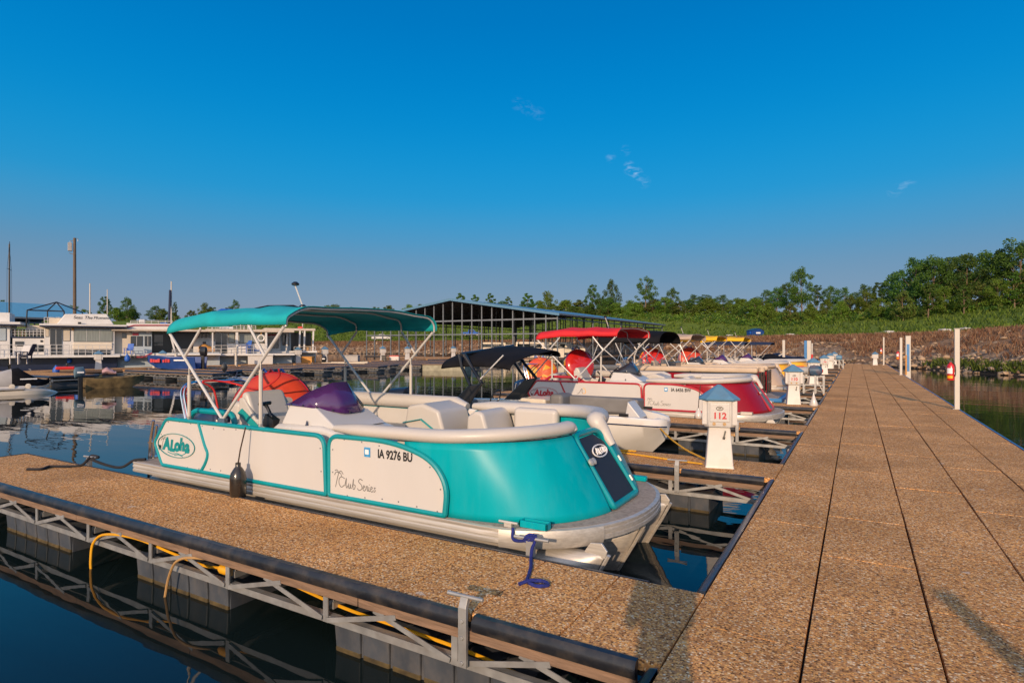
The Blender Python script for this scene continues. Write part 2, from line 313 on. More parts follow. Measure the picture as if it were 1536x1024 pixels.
M['ropebrown'] = mat('brown_rope', (.05, .03, .02), .9, var=.3)
M['ropeyel'] = mat('yellow_rope', (.62, .32, .02), .85, var=.3, scale=50, bump=.4, bscale=90)
M['ropered'] = mat('red_rope', (.5, .02, .02), .8, var=.2)
M['cable'] = mat('yellow_power_cable', (.66, .32, .01), .4, var=.15)
M['hose'] = mat('tan_hose', (.42, .25, .10), .5, var=.2)
M['post'] = mat('white_post_paint', (.50, .465, .41), .5, var=.05, dirt=(.4, .32, .22), dsc=3, damt=.3)
M['pvc'] = mat('white_pvc', (.52, .50, .475), .4, var=.04, dirt=(.36, .29, .21), dsc=4, damt=.42)
M['poststeel'] = mat('grey_steel_post', (.17, .19, .21), .55, metal=.3, var=.15)
M['hullwhite'] = mat('lifted_white_hull', (.70, .67, .62), .25, var=.03, coat=.3, dirt=(.5, .44, .36), dsc=2, damt=.15)  # lighter copy of the white gelcoat, lifted to offset the shade on the hull
M['wood'] = mat('utility_pole_wood', (.12, .085, .055), .85, var=.3, stretch=(6, 6, .4), bump=.3)
M['bark'] = mat('tree_bark', (.16, .11, .07), .9, var=.35, stretch=(4, 4, .6), bump=.4, bscale=6)
M['bluepaint'] = mat('blue_steel_edge', (.03, .17, .40), .4, var=.12)
M['roofdark'] = mat('roof_underside', (.10, .105, .115), .7, var=.2)
M['tarp'] = mat('tan_tarp', (.50, .24, .06), .8, var=.2, bump=.5, bscale=5)
M['camo'] = mat('camouflage_paint', (.16, .11, .045), .75, var=.6, scale=3)
M['grey'] = mat('grey_plastic', (.33, .32, .31), .6, var=.1)
M['skin'] = mat('skin', (.45, .26, .18), .5); M['jeans'] = mat('denim', (.04, .06, .12), .9); M['shirt'] = mat('grey_shirt', (.2, .2, .2), .9); M['hair'] = mat('dark_hair', (.03, .02, .012), .7)
# ---------------------------------------------------------------- lettering
def text(body, size, m, parent, loc, rot=(R(90), 0, 0), shear=0, bold=0, name='lettering', align='CENTER', sx=1, ext=.0008):
    c = bpy.data.curves.new('t', 'FONT'); c.body = body; c.size = size; c.shear = shear; c.offset = bold; c.align_x = align; c.align_y = 'CENTER'; c.extrude = ext; c.resolution_u = 3
    o = bpy.data.objects.new('t', c); COL.objects.link(o); bpy.context.view_layer.update()
    me = bpy.data.meshes.new_from_object(o.evaluated_get(bpy.context.evaluated_depsgraph_get()))
    bpy.data.objects.remove(o); bpy.data.curves.remove(c)
    me.materials.clear(); me.materials.append(m)
    t = bpy.data.objects.new(name, me); COL.objects.link(t); t.location = loc; t.rotation_euler = rot; t.scale.x = sx
    if parent: t.parent = parent
    return t
def strokes(lines, m, parent, loc, s, name='lettering', w=.0035, rot=(R(90), 0, 0), sy=None):
    mb = MB()
    for ln in lines:
        P = cat_([(x*s, y*(sy or s), 0) for x, y in ln], 4) if len(ln) > 2 else [Vector((x*s, y*(sy or s), 0)) for x, y in ln]
        mb.tube(P, w, 4, flat=.35)
    o = mb.build(name, m, parent, loc); o.rotation_euler = rot
    return o
CLUB = [[(1.1, 1.0), (.55, 1.15), (.2, .8), (.25, .25), (.6, .0), (1.0, .25)], [(1.1, .2), (1.35, 1.1), (1.3, .3), (1.4, 0), (1.6, .3)],
        [(1.7, .55), (1.68, .1), (1.85, 0), (2.0, .5), (2.0, .05), (2.15, .1)], [(2.25, .2), (2.45, 1.1), (2.35, .1), (2.55, 0), (2.7, .4), (2.45, .5)],
        [(3.8, 1.1), (3.4, 1.2), (3.2, .9), (3.6, .6), (3.7, .2), (3.3, -.05), (3.0, .15)], [(3.85, .25), (4.15, .45), (3.95, .55), (3.85, .15), (4.1, 0), (4.3, .25)],
        [(4.3, .2), (4.4, .55), (4.55, .45), (4.5, .05), (4.7, .15)], [(4.75, .5), (4.72, .05), (4.9, .1)], [(4.78, .72), (4.82, .76)],
        [(5.0, .25), (5.25, .45), (5.05, .55), (4.98, .15), (5.2, 0), (5.4, .25)], [(5.75, .5), (5.5, .5), (5.65, .2), (5.45, 0)],
        [(-.35, -.1), (-.1, .8), (.15, 1.55)], [(.15, 1.55), (-.25, 1.6), (-.5, 1.25)], [(.15, 1.55), (-.1, 1.85), (-.45, 1.75)], [(.15, 1.55), (.5, 1.8), (.85, 1.45)], [(.15, 1.55), (.45, 1.5), (.6, 1.2)]]
# ================================================================ setting: water, land
WZ = -.55
tag(MB().grid(lambda u, v: (-1500+3000*u, -1500+3000*v, WZ), 4, 4).build('water', M['water']), 'calm dark lake water reflecting the boats and sky', None, None, 'structure')
SHORE = cat_([(140, -60, 0), (60, 14, 0), (28, 38, 0), (11, 53, 0), (6.5, 63, 0), (2, 72, 0), (-6, 83, 0), (-18, 99, 0), (-33, 113, 0), (-52, 122, 0), (-75, 123, 0), (-96, 118, 0), (-138, 104, 0), (-175, 88, 0), (-213, 68, 0), (-300, 15, 0), (-430, -70, 0)], 14)
def resample(P, st):
    o = [P[0]]; acc = 0
    for a, b in zip(P, P[1:]):
        L = (b-a).length; t = st-acc
        while t < L: o.append(a+(b-a)*(t/L)); t += st
        acc = (acc+L) % st if L else acc
    return o
SH = resample(SHORE, 1.6)
def snorm(i):
    t = (SH[min(i+6, len(SH)-1)]-SH[max(i-6, 0)]).normalized(); return Vector((t.y, -t.x, 0))
SN = [snorm(i) for i in range(len(SH))]
def land_h(d, i, p=None):
    q = p if p is not None else SH[i]+SN[i]*d
    if d <= 0: return WZ+d*.35
    bw = 14.0; top = 2.75+.3*math.sin(i*.045+1)+1.0*max(0, 1-abs(SH[i].x-9)/14)
    n = noise.noise(q*.35)*.28+noise.noise(q*1.1)*.16
    if d < bw: return WZ+(top-WZ)*(d/bw)**.9+n*min(1, d/3)
    g = max(0, min(1, (d-bw-2)/46)); g = g*g*(3-2*g)
    right = max(0, min(1, (i-40)/70)); rise = 4.6+2.4*max(0, 1-abs(SH[i].x-10)/50)+3.4*max(0, min(1, (-SH[i].x-15)/35))
    return top+g*rise+min(d-bw, 300)*.004+noise.noise(q*.03)*.5*min(1, (d-bw)/20)+n*.4
DS = [-14, -6, -2, -.6, 0]+[.5+.55*k for k in range(26)]+[15.5, 17, 19, 21.5, 24, 27, 31, 36, 42, 50, 60, 75, 95, 130, 200, 400, 1000, 2600]
mb = MB(); nv = len(DS)-1; st = list(range(0, len(SH), 1))
vs = []
for i in st:
    for d in DS:
        q = SH[i]+SN[i]*d; vs.append((q.x, q.y, land_h(d, i, q)))
mb.add(vs, [(a*(nv+1)+j, (a+1)*(nv+1)+j, (a+1)*(nv+1)+j+1, a*(nv+1)+j+1) for a in range(len(st)-1) for j in range(nv)], 0, True)
def ground_mat():
    m, nt, p = newmat('bank_ground'); L = nt.links.new
    at = N(nt, 'ShaderNodeAttribute', attribute_name='off'); g = N(nt, 'ShaderNodeNewGeometry'); pos = g.outputs['Position']
    v = N(nt, 'ShaderNodeTexVoronoi'); v.inputs['Scale'].default_value = 2.6; L(pos, v.inputs['Vector'])
    sp = N(nt, 'ShaderNodeSeparateColor'); L(v.outputs['Color'], sp.inputs[0])
    cr = N(nt, 'ShaderNodeValToRGB'); e = cr.color_ramp; e.elements[0].color = (.09, .06, .038, 1); e.elements[1].color = (.42, .32, .22, 1); el = e.elements.new(.5); el.color = (.24, .165, .10, 1); L(sp.outputs[0], cr.inputs[0])
    n = N(nt, 'ShaderNodeTexNoise'); n.inputs['Scale'].default_value = .16; n.inputs['Detail'].default_value = 8; n.inputs['Roughness'].default_value = .7; L(pos, n.inputs['Vector'])
    n2 = N(nt, 'ShaderNodeTexNoise'); n2.inputs['Scale'].default_value = 1.2; n2.inputs['Detail'].default_value = 6; L(pos, n2.inputs['Vector'])
    gr = N(nt, 'ShaderNodeMix', data_type='RGBA'); L(n2.outputs[0], gr.inputs['Factor']); gr.inputs[6].default_value = (.07, .12, .014, 1); gr.inputs[7].default_value = (.15, .195, .026, 1)
    dry = N(nt, 'ShaderNodeMix', data_type='RGBA'); mr0 = N(nt, 'ShaderNodeMapRange'); mr0.inputs['From Min'].default_value = .42; mr0.inputs['From Max'].default_value = .56; L(n.outputs[0], mr0.inputs['Value']); L(mr0.outputs[0], dry.inputs['Factor']); L(cr.outputs[0], dry.inputs[6]); dry.inputs[7].default_value = (.24, .135, .068, 1)
    # offset from the waterline drives rock -> dry scrub -> grass
    s = N(nt, 'ShaderNodeMath', operation='MULTIPLY_ADD'); s.inputs[1].default_value = 5; L(n.outputs[0], s.inputs[0]); L(at.outputs['Fac'], s.inputs[2])
    m1 = N(nt, 'ShaderNodeMapRange'); m1.inputs['From Min'].default_value = 7.5; m1.inputs['From Max'].default_value = 10.5; L(s.outputs[0], m1.inputs['Value'])
    m2 = N(nt, 'ShaderNodeMapRange'); m2.inputs['From Min'].default_value = 17.0; m2.inputs['From Max'].default_value = 18.6; L(s.outputs[0], m2.inputs['Value'])
    mm = N(nt, 'ShaderNodeMath', operation='MULTIPLY'); mm.inputs[1].default_value = .75; L(m1.outputs[0], mm.inputs[0])
    x1 = N(nt, 'ShaderNodeMix', data_type='RGBA'); L(mm.outputs[0], x1.inputs['Factor']); L(dry.outputs[2], x1.inputs[6]); x1.inputs[7].default_value = (.24, .135, .068, 1)
    x2 = N(nt, 'ShaderNodeMix', data_type='RGBA'); L(m2.outputs[0], x2.inputs['Factor']); L(x1.outputs[2], x2.inputs[6]); L(gr.outputs[2], x2.inputs[7])
    # wet dark band at the waterline
    m3 = N(nt, 'ShaderNodeMapRange'); m3.inputs['From Min'].default_value = .2; m3.inputs['From Max'].default_value = 1.3; L(at.outputs['Fac'], m3.inputs['Value'])
    x3 = N(nt, 'ShaderNodeMix', data_type='RGBA'); L(m3.outputs[0], x3.inputs['Factor']); x3.inputs[6].default_value = (.03, .024, .018, 1); L(x2.outputs[2], x3.inputs[7])
    L(x3.outputs[2], p.inputs['Base Color']); p.inputs['Roughness'].default_value = .95; p.inputs['Specular IOR Level'].default_value = .2
    b = N(nt, 'ShaderNodeBump', invert=True); b.inputs['Strength'].default_value = .8; b.inputs['Distance'].default_value = .18; L(v.outputs['Distance'], b.inputs['Height']); L(b.outputs[0], p.inputs['Normal'])
    return m
M['ground'] = ground_mat()
go = mb.build('ground', M['ground'], fix=False)
a = go.data.attributes.new('off', 'FLOAT', 'POINT'); a.data.foreach_set('value', [float(d) for i in st for d in DS])
tag(go, 'grassy lake shore with a sloping stony bank', None, None, 'structure')
def nearest_i(x, y): 
    return min(range(len(SH)), key=lambda i: (SH[i].x-x)**2+(SH[i].y-y)**2)
def land_z(x, y):
    i = nearest_i(x, y); d = (Vector((x, y, 0))-SH[i]).dot(SN[i]); return land_h(d, i, Vector((x, y, 0)))
CA, SA = math.cos(R(30.3)), math.sin(R(30.3))
def at(px, d, py=None):      # ground position d metres deep along the view for a column of the photograph
    l = (px-768)/884*d; x, y = CA*l-SA*d, CA*d+SA*l
    return (x, y, 1.63-(py-518)*d/884) if py is not None else (x, y)
# stones of the bank
rockA = mat('limestone', (.37, .26, .165), .9, var=.25, scale=.8, bump=.5, bscale=6); rockB = mat('grey_stone', (.22, .165, .115), .9, var=.3, scale=.8, bump=.5, bscale=6); rockC = mat('brown_stone', (.18, .115, .07), .9, var=.3, scale=.8)
bmI = bmesh.new(); bmesh.ops.create_icosphere(bmI, subdivisions=1, radius=1); IV = [v.co.copy() for v in bmI.verts]; IF = [[v.index for v in f.verts] for f in bmI.faces]; bmI.free()
rk = MB(); rnd = random.Random(5)
iA = nearest_i(60, 14); iB = nearest_i(-175, 88)
def rock(q, s, mi):
    ph = rnd.random()*6.28; c, sn = math.cos(ph), math.sin(ph); sx, sy, sz = s*rnd.uniform(.7, 1.3), s*rnd.uniform(.6, 1), s*rnd.uniform(.4, .75); o = []
    for v in IV:
        k = rnd.uniform(.75, 1.2); x, y, z = v.x*sx*k, v.y*sy*k, v.z*sz*k; o.append((q[0]+c*x-sn*y, q[1]+sn*x+c*y, q[2]+z))
    rk.add(o, IF, mi)
for k in range(8000):
    i = rnd.randint(iA, iB); near = (SH[i]-Vector((0, 0, 0))).length
    if near > 95 and rnd.random() < .35: continue
    d = 13.0*rnd.random()**1.5; q = SH[i]+SN[i]*d+Vector((rnd.uniform(-.8, .8), rnd.uniform(-.8, .8), 0))
    if d > 3.5 and noise.noise(Vector((q.x*.10, q.y*.22, 0))) > -.08 and rnd.random() < .85: continue
    s = rnd.choice((.10, .13, .16, .2, .24, .33))*(1 if near < 95 else 1.5)
    rock((q.x, q.y, land_h(d, i, q)+s*.1), s, rnd.choice((0, 0, 0, 1, 1, 2)))
tag(rk.build('bank_rocks', [rockA, rockB, rockC], fix=False), 'loose tan and grey stones covering the shore bank', None, None, 'stuff')
iR = nearest_i(4.5, 67)
def off_road(q, d): return not (16.2 < d < 22.8 and nearest_i(q.x, q.y) <= iR+1) if q.x > 0 else True
# dry scrub on the bank, green grass above
def blades(name, n, dlo, dhi, hlo, hhi, mats, keep, lab, wid=.05, ia=iA, ib=iB, power=1.0):
    g = MB()
    for k in range(n):
        i = rnd.randint(ia, ib); d = dlo+(dhi-dlo)*rnd.random()**power; q = SH[i]+SN[i]*d+Vector((rnd.uniform(-.8, .8), rnd.uniform(-.8, .8), 0))
        if not keep(q, d): continue
        z = land_h(d, i, q); sc_ = 1+SH[i].length/140
        for b in range(5):
            h = rnd.uniform(hlo, hhi); an = rnd.uniform(0, 6.28); wd = wid*sc_*rnd.uniform(.6, 1.3); lx, ly = rnd.uniform(-.6, .6)*h, rnd.uniform(-.6, .6)*h; ox, oy = rnd.uniform(-.35, .35), rnd.uniform(-.35, .35)
            x, y = q.x+ox, q.y+oy; ca, sa = math.cos(an)*wd, math.sin(an)*wd
            g.add([(x-ca, y-sa, z-.05), (x+ca, y+sa, z-.05), (x+lx+ca*.5, y+ly+sa*.5, z+h*.8), (x+lx*1.3, y+ly*1.3, z+h)], [(0, 1, 2, 3)], rnd.randint(0, len(mats)-1))
    return tag(g.build(name, mats, fix=False), lab, None, None, 'stuff')
dryA = leafmat('dry_grass', (.31, .19, .095), (.40, .26, .135)); dryB = leafmat('rust_scrub', (.19, .09, .042), (.25, .135, .065)); grA = leafmat('fresh_grass', (.08, .14, .014), (.17, .225, .03)); grB = leafmat('dark_grass', (.03, .062, .01), (.06, .10, .015))
blades('dry_scrub', 15000, 3, 17, .22, .6, [dryA, dryA, dryB], lambda q, d: (d > 10.5 and off_road(q, d)) or noise.noise(Vector((q.x*.10, q.y*.22, 0))) > -.06, 'dry brown and rust weeds on the upper bank', .045, power=.8)
blades('tall_grass', 14000, 16.5, 62, .3, .75, [grA, grA, grB], off_road, 'tall green grass along the top of the bank', .07, power=1.5)
blades('shore_weeds', 260, .6, 2.2, .2, .5, [grA, grB], lambda q, d: True, 'patch of green weeds at the water edge', .05, nearest_i(11, 53), nearest_i(5, 66))
# gravel road on the right
def road():
    m = mat('pale_gravel', (.40, .36, .31), .95, var=.12, scale=2, bump=.3, bscale=8); r = MB(); rows = []
    for i in range(nearest_i(70, 5), iR+1, 2):
        rows.append([(q.x, q.y, land_h(19.5, i, SH[i]+SN[i]*19.5)+.30) for q in [SH[i]+SN[i]*(19.5+s) for s in (-2.6, -1.3, 0, 1.3, 2.6)]])
    r.loft(rows, closed=False, caps=False)
    tag(r.build('road', m), 'pale gravel road at the top of the bank', None, None, 'structure')
road()
# ================================================================ trees
LG = [leafmat('leaf_mid', (.042, .115, .012), (.11, .205, .028)), leafmat('leaf_dark', (.026, .078, .014), (.072, .142, .026)), leafmat('leaf_bright', (.075, .16, .012), (.16, .25, .028)), leafmat('leaf_olive', (.08, .11, .018), (.155, .185, .04))]
def leafquad(mb, c, s, r, mi):
    n = Vector((r.uniform(-1, 1), r.uniform(-1, 1), r.uniform(-.3, 1))).normalized(); a, b = frame_of(n); th = r.uniform(0, 6.28)
    u = (a*math.cos(th)+b*math.sin(th))*s; v = (b*math.cos(th)-a*math.sin(th))*s*r.uniform(.5, .8)
    mb.add([c-u, c+v*.9, c+u, c-v], [(0, 1, 2, 3)], mi)
def tree_mesh(seed, H, W, base, lm, nclump=34, nleaf=150, ls=.19, shape=0, twigs=False):
    r = random.Random(seed); tr = MB(); cr = MB(); tips = []
    lean = Vector((r.uniform(-.05, .05), r.uniform(-.05, .05), 1))
    tp = [lean*(H*.86*t)+Vector((math.sin(t*5+seed)*.12, math.cos(t*4+seed)*.12, 0))*t for t in [k/7 for k in range(8)]]
    tr.tube(tp, [H*.020*(1-.85*k/7)+.015 for k in range(8)], 7)
    for k in range(nclump):
        f = base+(1-base)*((k+.5)/nclump); z = H*f
        if shape == 0: env = math.sin(math.pi*min(1, max(.04, (f-base)/(1-base)*.86+.12)))**.7
        elif shape == 1: env = .35+.65*math.sin(math.pi*min(1, (f-base)/(1-base)*.75+.25))
        else: env = max(.15, 1-((f-base)/(1-base))**1.6)
        an = k*2.4+r.uniform(-.5, .5); rad = W*.5*env*(r.random()**.45)
        c = lean*z+Vector((math.cos(an)*rad, math.sin(an)*rad, r.uniform(-.03, .03)*H)); tips.append(c)
        t0 = max(.15, f-.12-.18*rad/W); s0 = lean*(H*t0*.95)
        if k % 2 == 0: tr.tube([s0, s0.lerp(c, .55)+Vector((0, 0, -.04*H)), c], [H*.008*(1.2-f)+.01, H*.005*(1.2-f)+.008, .012], 5)
        cs = W*r.uniform(.10, .19)*(1.15-.35*f); cz = cs*r.uniform(.55, .9)
        for q in range(int(nleaf*(cs/(W*.145))**2)):
            v = Vector((r.gauss(0, 1), r.gauss(0, 1), r.gauss(0, 1))).normalized()*(r.random()**.4)
            leafquad(cr, c+Vector((v.x*cs, v.y*cs, v.z*cz)), ls*r.uniform(.6, 1.25), r, 0 if r.random() < .8 else 1)
    return tr, cr, lm
PROTO = []
def proto(name, *a, **k):
    tr, cr, lm = tree_mesh(*a, **k)
    t = tr.build('trunk', M['bark'], fix=False); c = cr.build('crown', [LG[lm], LG[(lm+1) % 4]], fix=False)
    PROTO.append((name, t.data, c.data)); bpy.data.objects.remove(t); bpy.data.objects.remove(c)
proto('cottonwood_tree', 1, 12, 8.5, .30, 0, nclump=40, shape=0)
proto('cottonwood_tree', 2, 13, 7, .28, 1, nclump=40, shape=1)
proto('open_crowned_tree', 3, 12, 7.5, .42, 0, nclump=30, nleaf=125, shape=1)
proto('round_tree', 4, 8, 8, .16, 2, nclump=34, shape=0)
proto('bushy_tree', 5, 6, 7, .08, 2, nclump=30, shape=2)
proto('dark_tree', 6, 11, 9, .22, 1, nclump=42, shape=0)
proto('olive_tree', 7, 7, 6, .15, 3, nclump=28, shape=1)
proto('sapling_tree', 8, 8, 3.6, .25, 0, nclump=24, nleaf=100, shape=1)
def shore_d(px):
    a = (px-768)/884; D = Vector((CA*a-SA, CA+SA*a, 0)); best = 400
    for i in range(0, len(SH)-1):
        p, q = SH[i], SH[i+1]; s0 = D.x*p.y-D.y*p.x; s1 = D.x*q.y-D.y*q.x
        if s0*s1 <= 0 and s0 != s1: c = p.lerp(q, s0/(s0-s1)); d = c.dot(D)/D.length_squared; best = min(best, d) if d > 10 else best
    return best
TR = random.Random(77)
def tree(k, px, d, top_py, label, group=None, zb=None, wide=1.0):
    d = shore_d(px)+62+TR.uniform(0, 20) if px < 1140 else d*1.12
    x, y = at(px, d); z = land_z(x, y) if zb is None else zb
    H = {0: 12, 1: 13, 2: 12, 3: 8, 4: 6, 5: 11, 6: 7, 7: 8}[k]; ht = 1.63+(518-top_py)*d/884-z; s = ht/(H*.99)
    nm, tm, cm = PROTO[k]; o = thing(nm, label, 'tree', (x, y, z-.15), rnd.uniform(0, 6.28), group)
    for n, me in (('trunk', tm), ('crown', cm)):
        c = bpy.data.objects.new(n, me); COL.objects.link(c); c.parent = o
    o.scale = (s*wide, s*wide, s)
    return o
# skyline trees that can be told apart
tree(1, 888, 168, 428, 'left tree of the tall pair behind the far end of the covered dock', wide=.8)
tree(5, 916, 165, 422, 'right, fuller tree of the tall pair behind the far end of the covered dock', wide=.62)
tree(2, 968, 150, 417, 'tall open-crowned tree with a bare pale trunk above the red and black boat canopies', wide=.9)
tree(0, 1010, 152, 433, 'broad green tree just right of the tall bare-trunked tree', wide=.8)
tree(0, 1203, 128, 404, 'tallest lone tree standing out above the wood left of the right-hand hill', wide=.78)
tree(3, 820, 185, 440, 'round bushy tree poking above the long right roof slope of the covered dock', wide=.75)
tree(7, 790, 188, 441, 'small thin tree beside the round bushy tree above the covered dock roof', wide=1.2)
tree(1, 158, 170, 445, 'dark round-topped tree right of the utility pole, behind the white-topped houseboat', wide=.9)
tree(0, 190, 168, 447, 'dark tree between the two white masts, second tree right of the utility pole', wide=.8)
tree(1, 262, 172, 453, 'dark tree partly behind the white mast with the dark boom', wide=.5)
tree(3, 308, 170, 456, 'small tree left of the blue canopy peak over the teal boat cover', wide=.7)
tree(5, 352, 170, 451, 'bushy tree right behind the blue canopy peak', wide=.62)
tree(7, 103, 175, 459, 'small tree seen just left of the utility pole')
tree(1, 3, 160, 450, 'dark tree at the left edge of the picture behind the black mast', wide=.7)
tree(2, 1532, 92, 362, 'tallest tree at the right edge of the picture on the hill', wide=1.15)
G1 = 'leafy trees of the wood on the right-hand hill'; L1 = 'leafy green tree in the dense wood along the right-hand hilltop'
for k, px, d, py in ((5, 1372, 104, 391), (0, 1398, 100, 387), (1, 1425, 101, 386), (5, 1452, 97, 384), (0, 1478, 99, 380), (1, 1502, 96, 376), (5, 1555, 95, 366), (0, 1590, 92, 360), (1, 1640, 90, 352), (0, 1385, 118, 396), (5, 1440, 116, 388), (1, 1495, 113, 380), (5, 1350, 112, 408), (1, 1330, 118, 420), (0, 1690, 90, 350), (5, 1750, 85, 345)):
    tree(k, px, d, py, L1, G1)
G2 = 'lower trees in front of the wooded hill'; L2 = 'lower leafy tree at the front edge of the wood on the right'
for k, px, d, py in ((6, 1355, 96, 438), (7, 1392, 93, 425), (3, 1418, 94, 432), (7, 1446, 90, 428), (6, 1470, 91, 425), (3, 1497, 88, 420), (7, 1522, 86, 410), (3, 1545, 86, 405), (6, 1590, 84, 400), (3, 1300, 112, 438), (6, 1275, 116, 444), (4, 1262, 112, 452), (3, 1320, 104, 448), (4, 1340, 100, 456)):
    tree(k, px, d, py, L2, G2)
G3 = 'trees of the wood behind the yellow boat canopies'; L3 = 'leafy tree in the low wood behind the row of boat canopies'
for k, px, d, py in ((5, 1150, 142, 436), (0, 1165, 138, 432), (5, 1180, 140, 426), (1, 1225, 140, 428), (0, 1245, 136, 430), (5, 1268, 132, 432), (5, 1295, 128, 428), (1, 1318, 126, 424), (4, 1152, 126, 455), (3, 1128, 145, 458), (3, 1105, 150, 456), (5, 1040, 175, 443), (1, 1060, 178, 442), (5, 1085, 174, 443), (6, 1045, 150, 456), (3, 1075, 152, 455), (6, 1020, 146, 452), (4, 1000, 145, 458), (3, 945, 150, 452), (6, 980, 148, 450), (4, 925, 152, 458), (6, 905, 155, 460), (6, 1110, 140, 462), (6, 1186, 120, 455), (4, 1215, 118, 456), (3, 1240, 122, 450), (3, 870, 172, 462), (4, 845, 178, 466)):
    tree(k, px, d, py, L3, G3, wide=(1.45 if px < 1140 else 1.0))
for j in range(34):
    tree(rnd.choice((3, 6, 4, 5, 0, 3)), 850+j*9+rnd.uniform(-6, 6), 150, rnd.uniform(447, 463), L3, G3, wide=1.5)
G4 = 'low far trees behind the left-hand boats'; L4 = 'low distant tree in the green belt behind the houseboats and covered dock'
for j in range(46):
    px = (-40+j*19 if j < 28 else 490+(j-28)*20)+rnd.uniform(-8, 8); d = rnd.uniform(172, 200)
    tree(rnd.choice((3, 6, 4, 5, 3)), px, d, (464 if px < 420 else 462 if px < 700 else 456)+rnd.uniform(-5, 5), L4, G4, wide=1.35)
for k, px, py in ((7, 690, 441), (7, 712, 443), (7, 735, 441), (7, 762, 446)): tree(k, px, 190, py, 'thin treetop showing just above the ridge of the blue-roofed covered dock', 'treetops above the covered dock ridge')
# undergrowth belt below the wood
ug = MB(); r2 = random.Random(3)
for k in range(1900):
    px = r2.uniform(560, 1700); t = (px-840)/860; d = shore_d(min(px, 1530))+r2.uniform(54, 68); x, y = at(px, d); z = land_z(x, y); s = r2.uniform(.7, 1.7); mi = r2.choice((0, 2, 1, 2, 3))
    for q in range(26):
        v = Vector((r2.gauss(0, 1), r2.gauss(0, 1), abs(r2.gauss(0, 1)))).normalized()*(r2.random()**.4); leafquad(ug, Vector((x, y, z))+v*s, .26*r2.uniform(.6, 1.3), r2, mi)
tag(ug.build('undergrowth', LG, fix=False), 'tangled shrubs and saplings along the foot of the wood', None, None, 'stuff')
# ================================================================ docks on this side
MX0, MX1 = -.86, 2.25
def slab_deck(name, x0, x1, y0, y1, nx, ny, parent, gx=.006, gy=.006, jit=.002, seed=1, bev=.004, off=0):
    r = random.Random(seed); mb = MB(); dx = (x1-x0)/nx; dy = (y1-y0)/ny
    for i in range(nx):
        o = (off*i) % 1
        for j in range(-1 if o else 0, ny):
            a, b = max(y0, y0+(j+o)*dy), min(y1, y0+(j+1+o)*dy)
            if b-a < .05: continue
            z = r.uniform(-jit, jit); jx = r.uniform(-.0015, .0015)
            mb.box(x0+i*dx+gx/2+jx, x0+(i+1)*dx-gx/2+jx, a+gy/2, b-gy/2, -.06, z)
    o = mb.build(name, M['deck'], parent, bev=bev, seg=1)
    return o
def rail_d(mb, x0, x1, y, z=-.016, r=.048, axis=0, mi=0):
    pr = [(-.012, -.075), (-.05, -.07), (-.062, -.035), (-.058, -.005), (-.035, .02), (-.0, .022)]
    rings = []
    for t in (x0, x1): rings.append([(t, y+a, z+b) if axis == 0 else (y+a, t, z+b) for a, b in pr])
    mb.loft(rings)
def floats(parent, xs, y0, y1, cut=None):
    for a, b in xs:
        mb = MB(); n = max(2, int(round((b-a)/.26))); w = (b-a)/n
        for k in range(n):
            xa = a+k*w; g = .018
            mb.loft([[(xa+g, y0+.02, -.62), (xa+w-g, y0+.02, -.62), (xa+w-g, y1-.02, -.62), (xa+g, y1-.02, -.62)], [(xa+g*.5, y0, -.335), (xa+w-g*.5, y0, -.335), (xa+w-g*.5, y1, -.335), (xa+g*.5, y1, -.335)]], sm=False)
            mb.loft([[(xa+g-.004, y0+.012, -.62), (xa+w-g+.004, y0+.012, -.62), (xa+w-g+.004, y1-.012, -.62), (xa+g-.004, y1-.012, -.62)], [(xa+g-.004, y0+.009, -.515), (xa+w-g+.004, y0+.009, -.515), (xa+w-g+.004, y1-.009, -.515), (xa+g-.004, y1-.009, -.515)]], 1, sm=False)
        mb.box(a+.01, b-.01, y0+.03, y1-.03, -.6, -.35)
        mb.build('float', [M['float'], M['algae']], parent, bev=.012, seg=2)
def cleat(parent, x, y, lean=0):
    mb = MB(); mb.box(x-.03, x+.03, y-.085, y-.06, -.30, .06); mb.bar((x, y-.072, .05), (x, y-.045, .115), .055, .03)
    mb.tube([(x-.13, y-.05, .115), (x+.13, y-.05, .12)], .013, 8)
    for z in (-.27, -.02, -.12): mb.tube([(x, y-.095, z), (x, y-.083, z)], .014, 6)
    return mb.build('cleat', M['galv'], parent, bev=.003, seg=1)
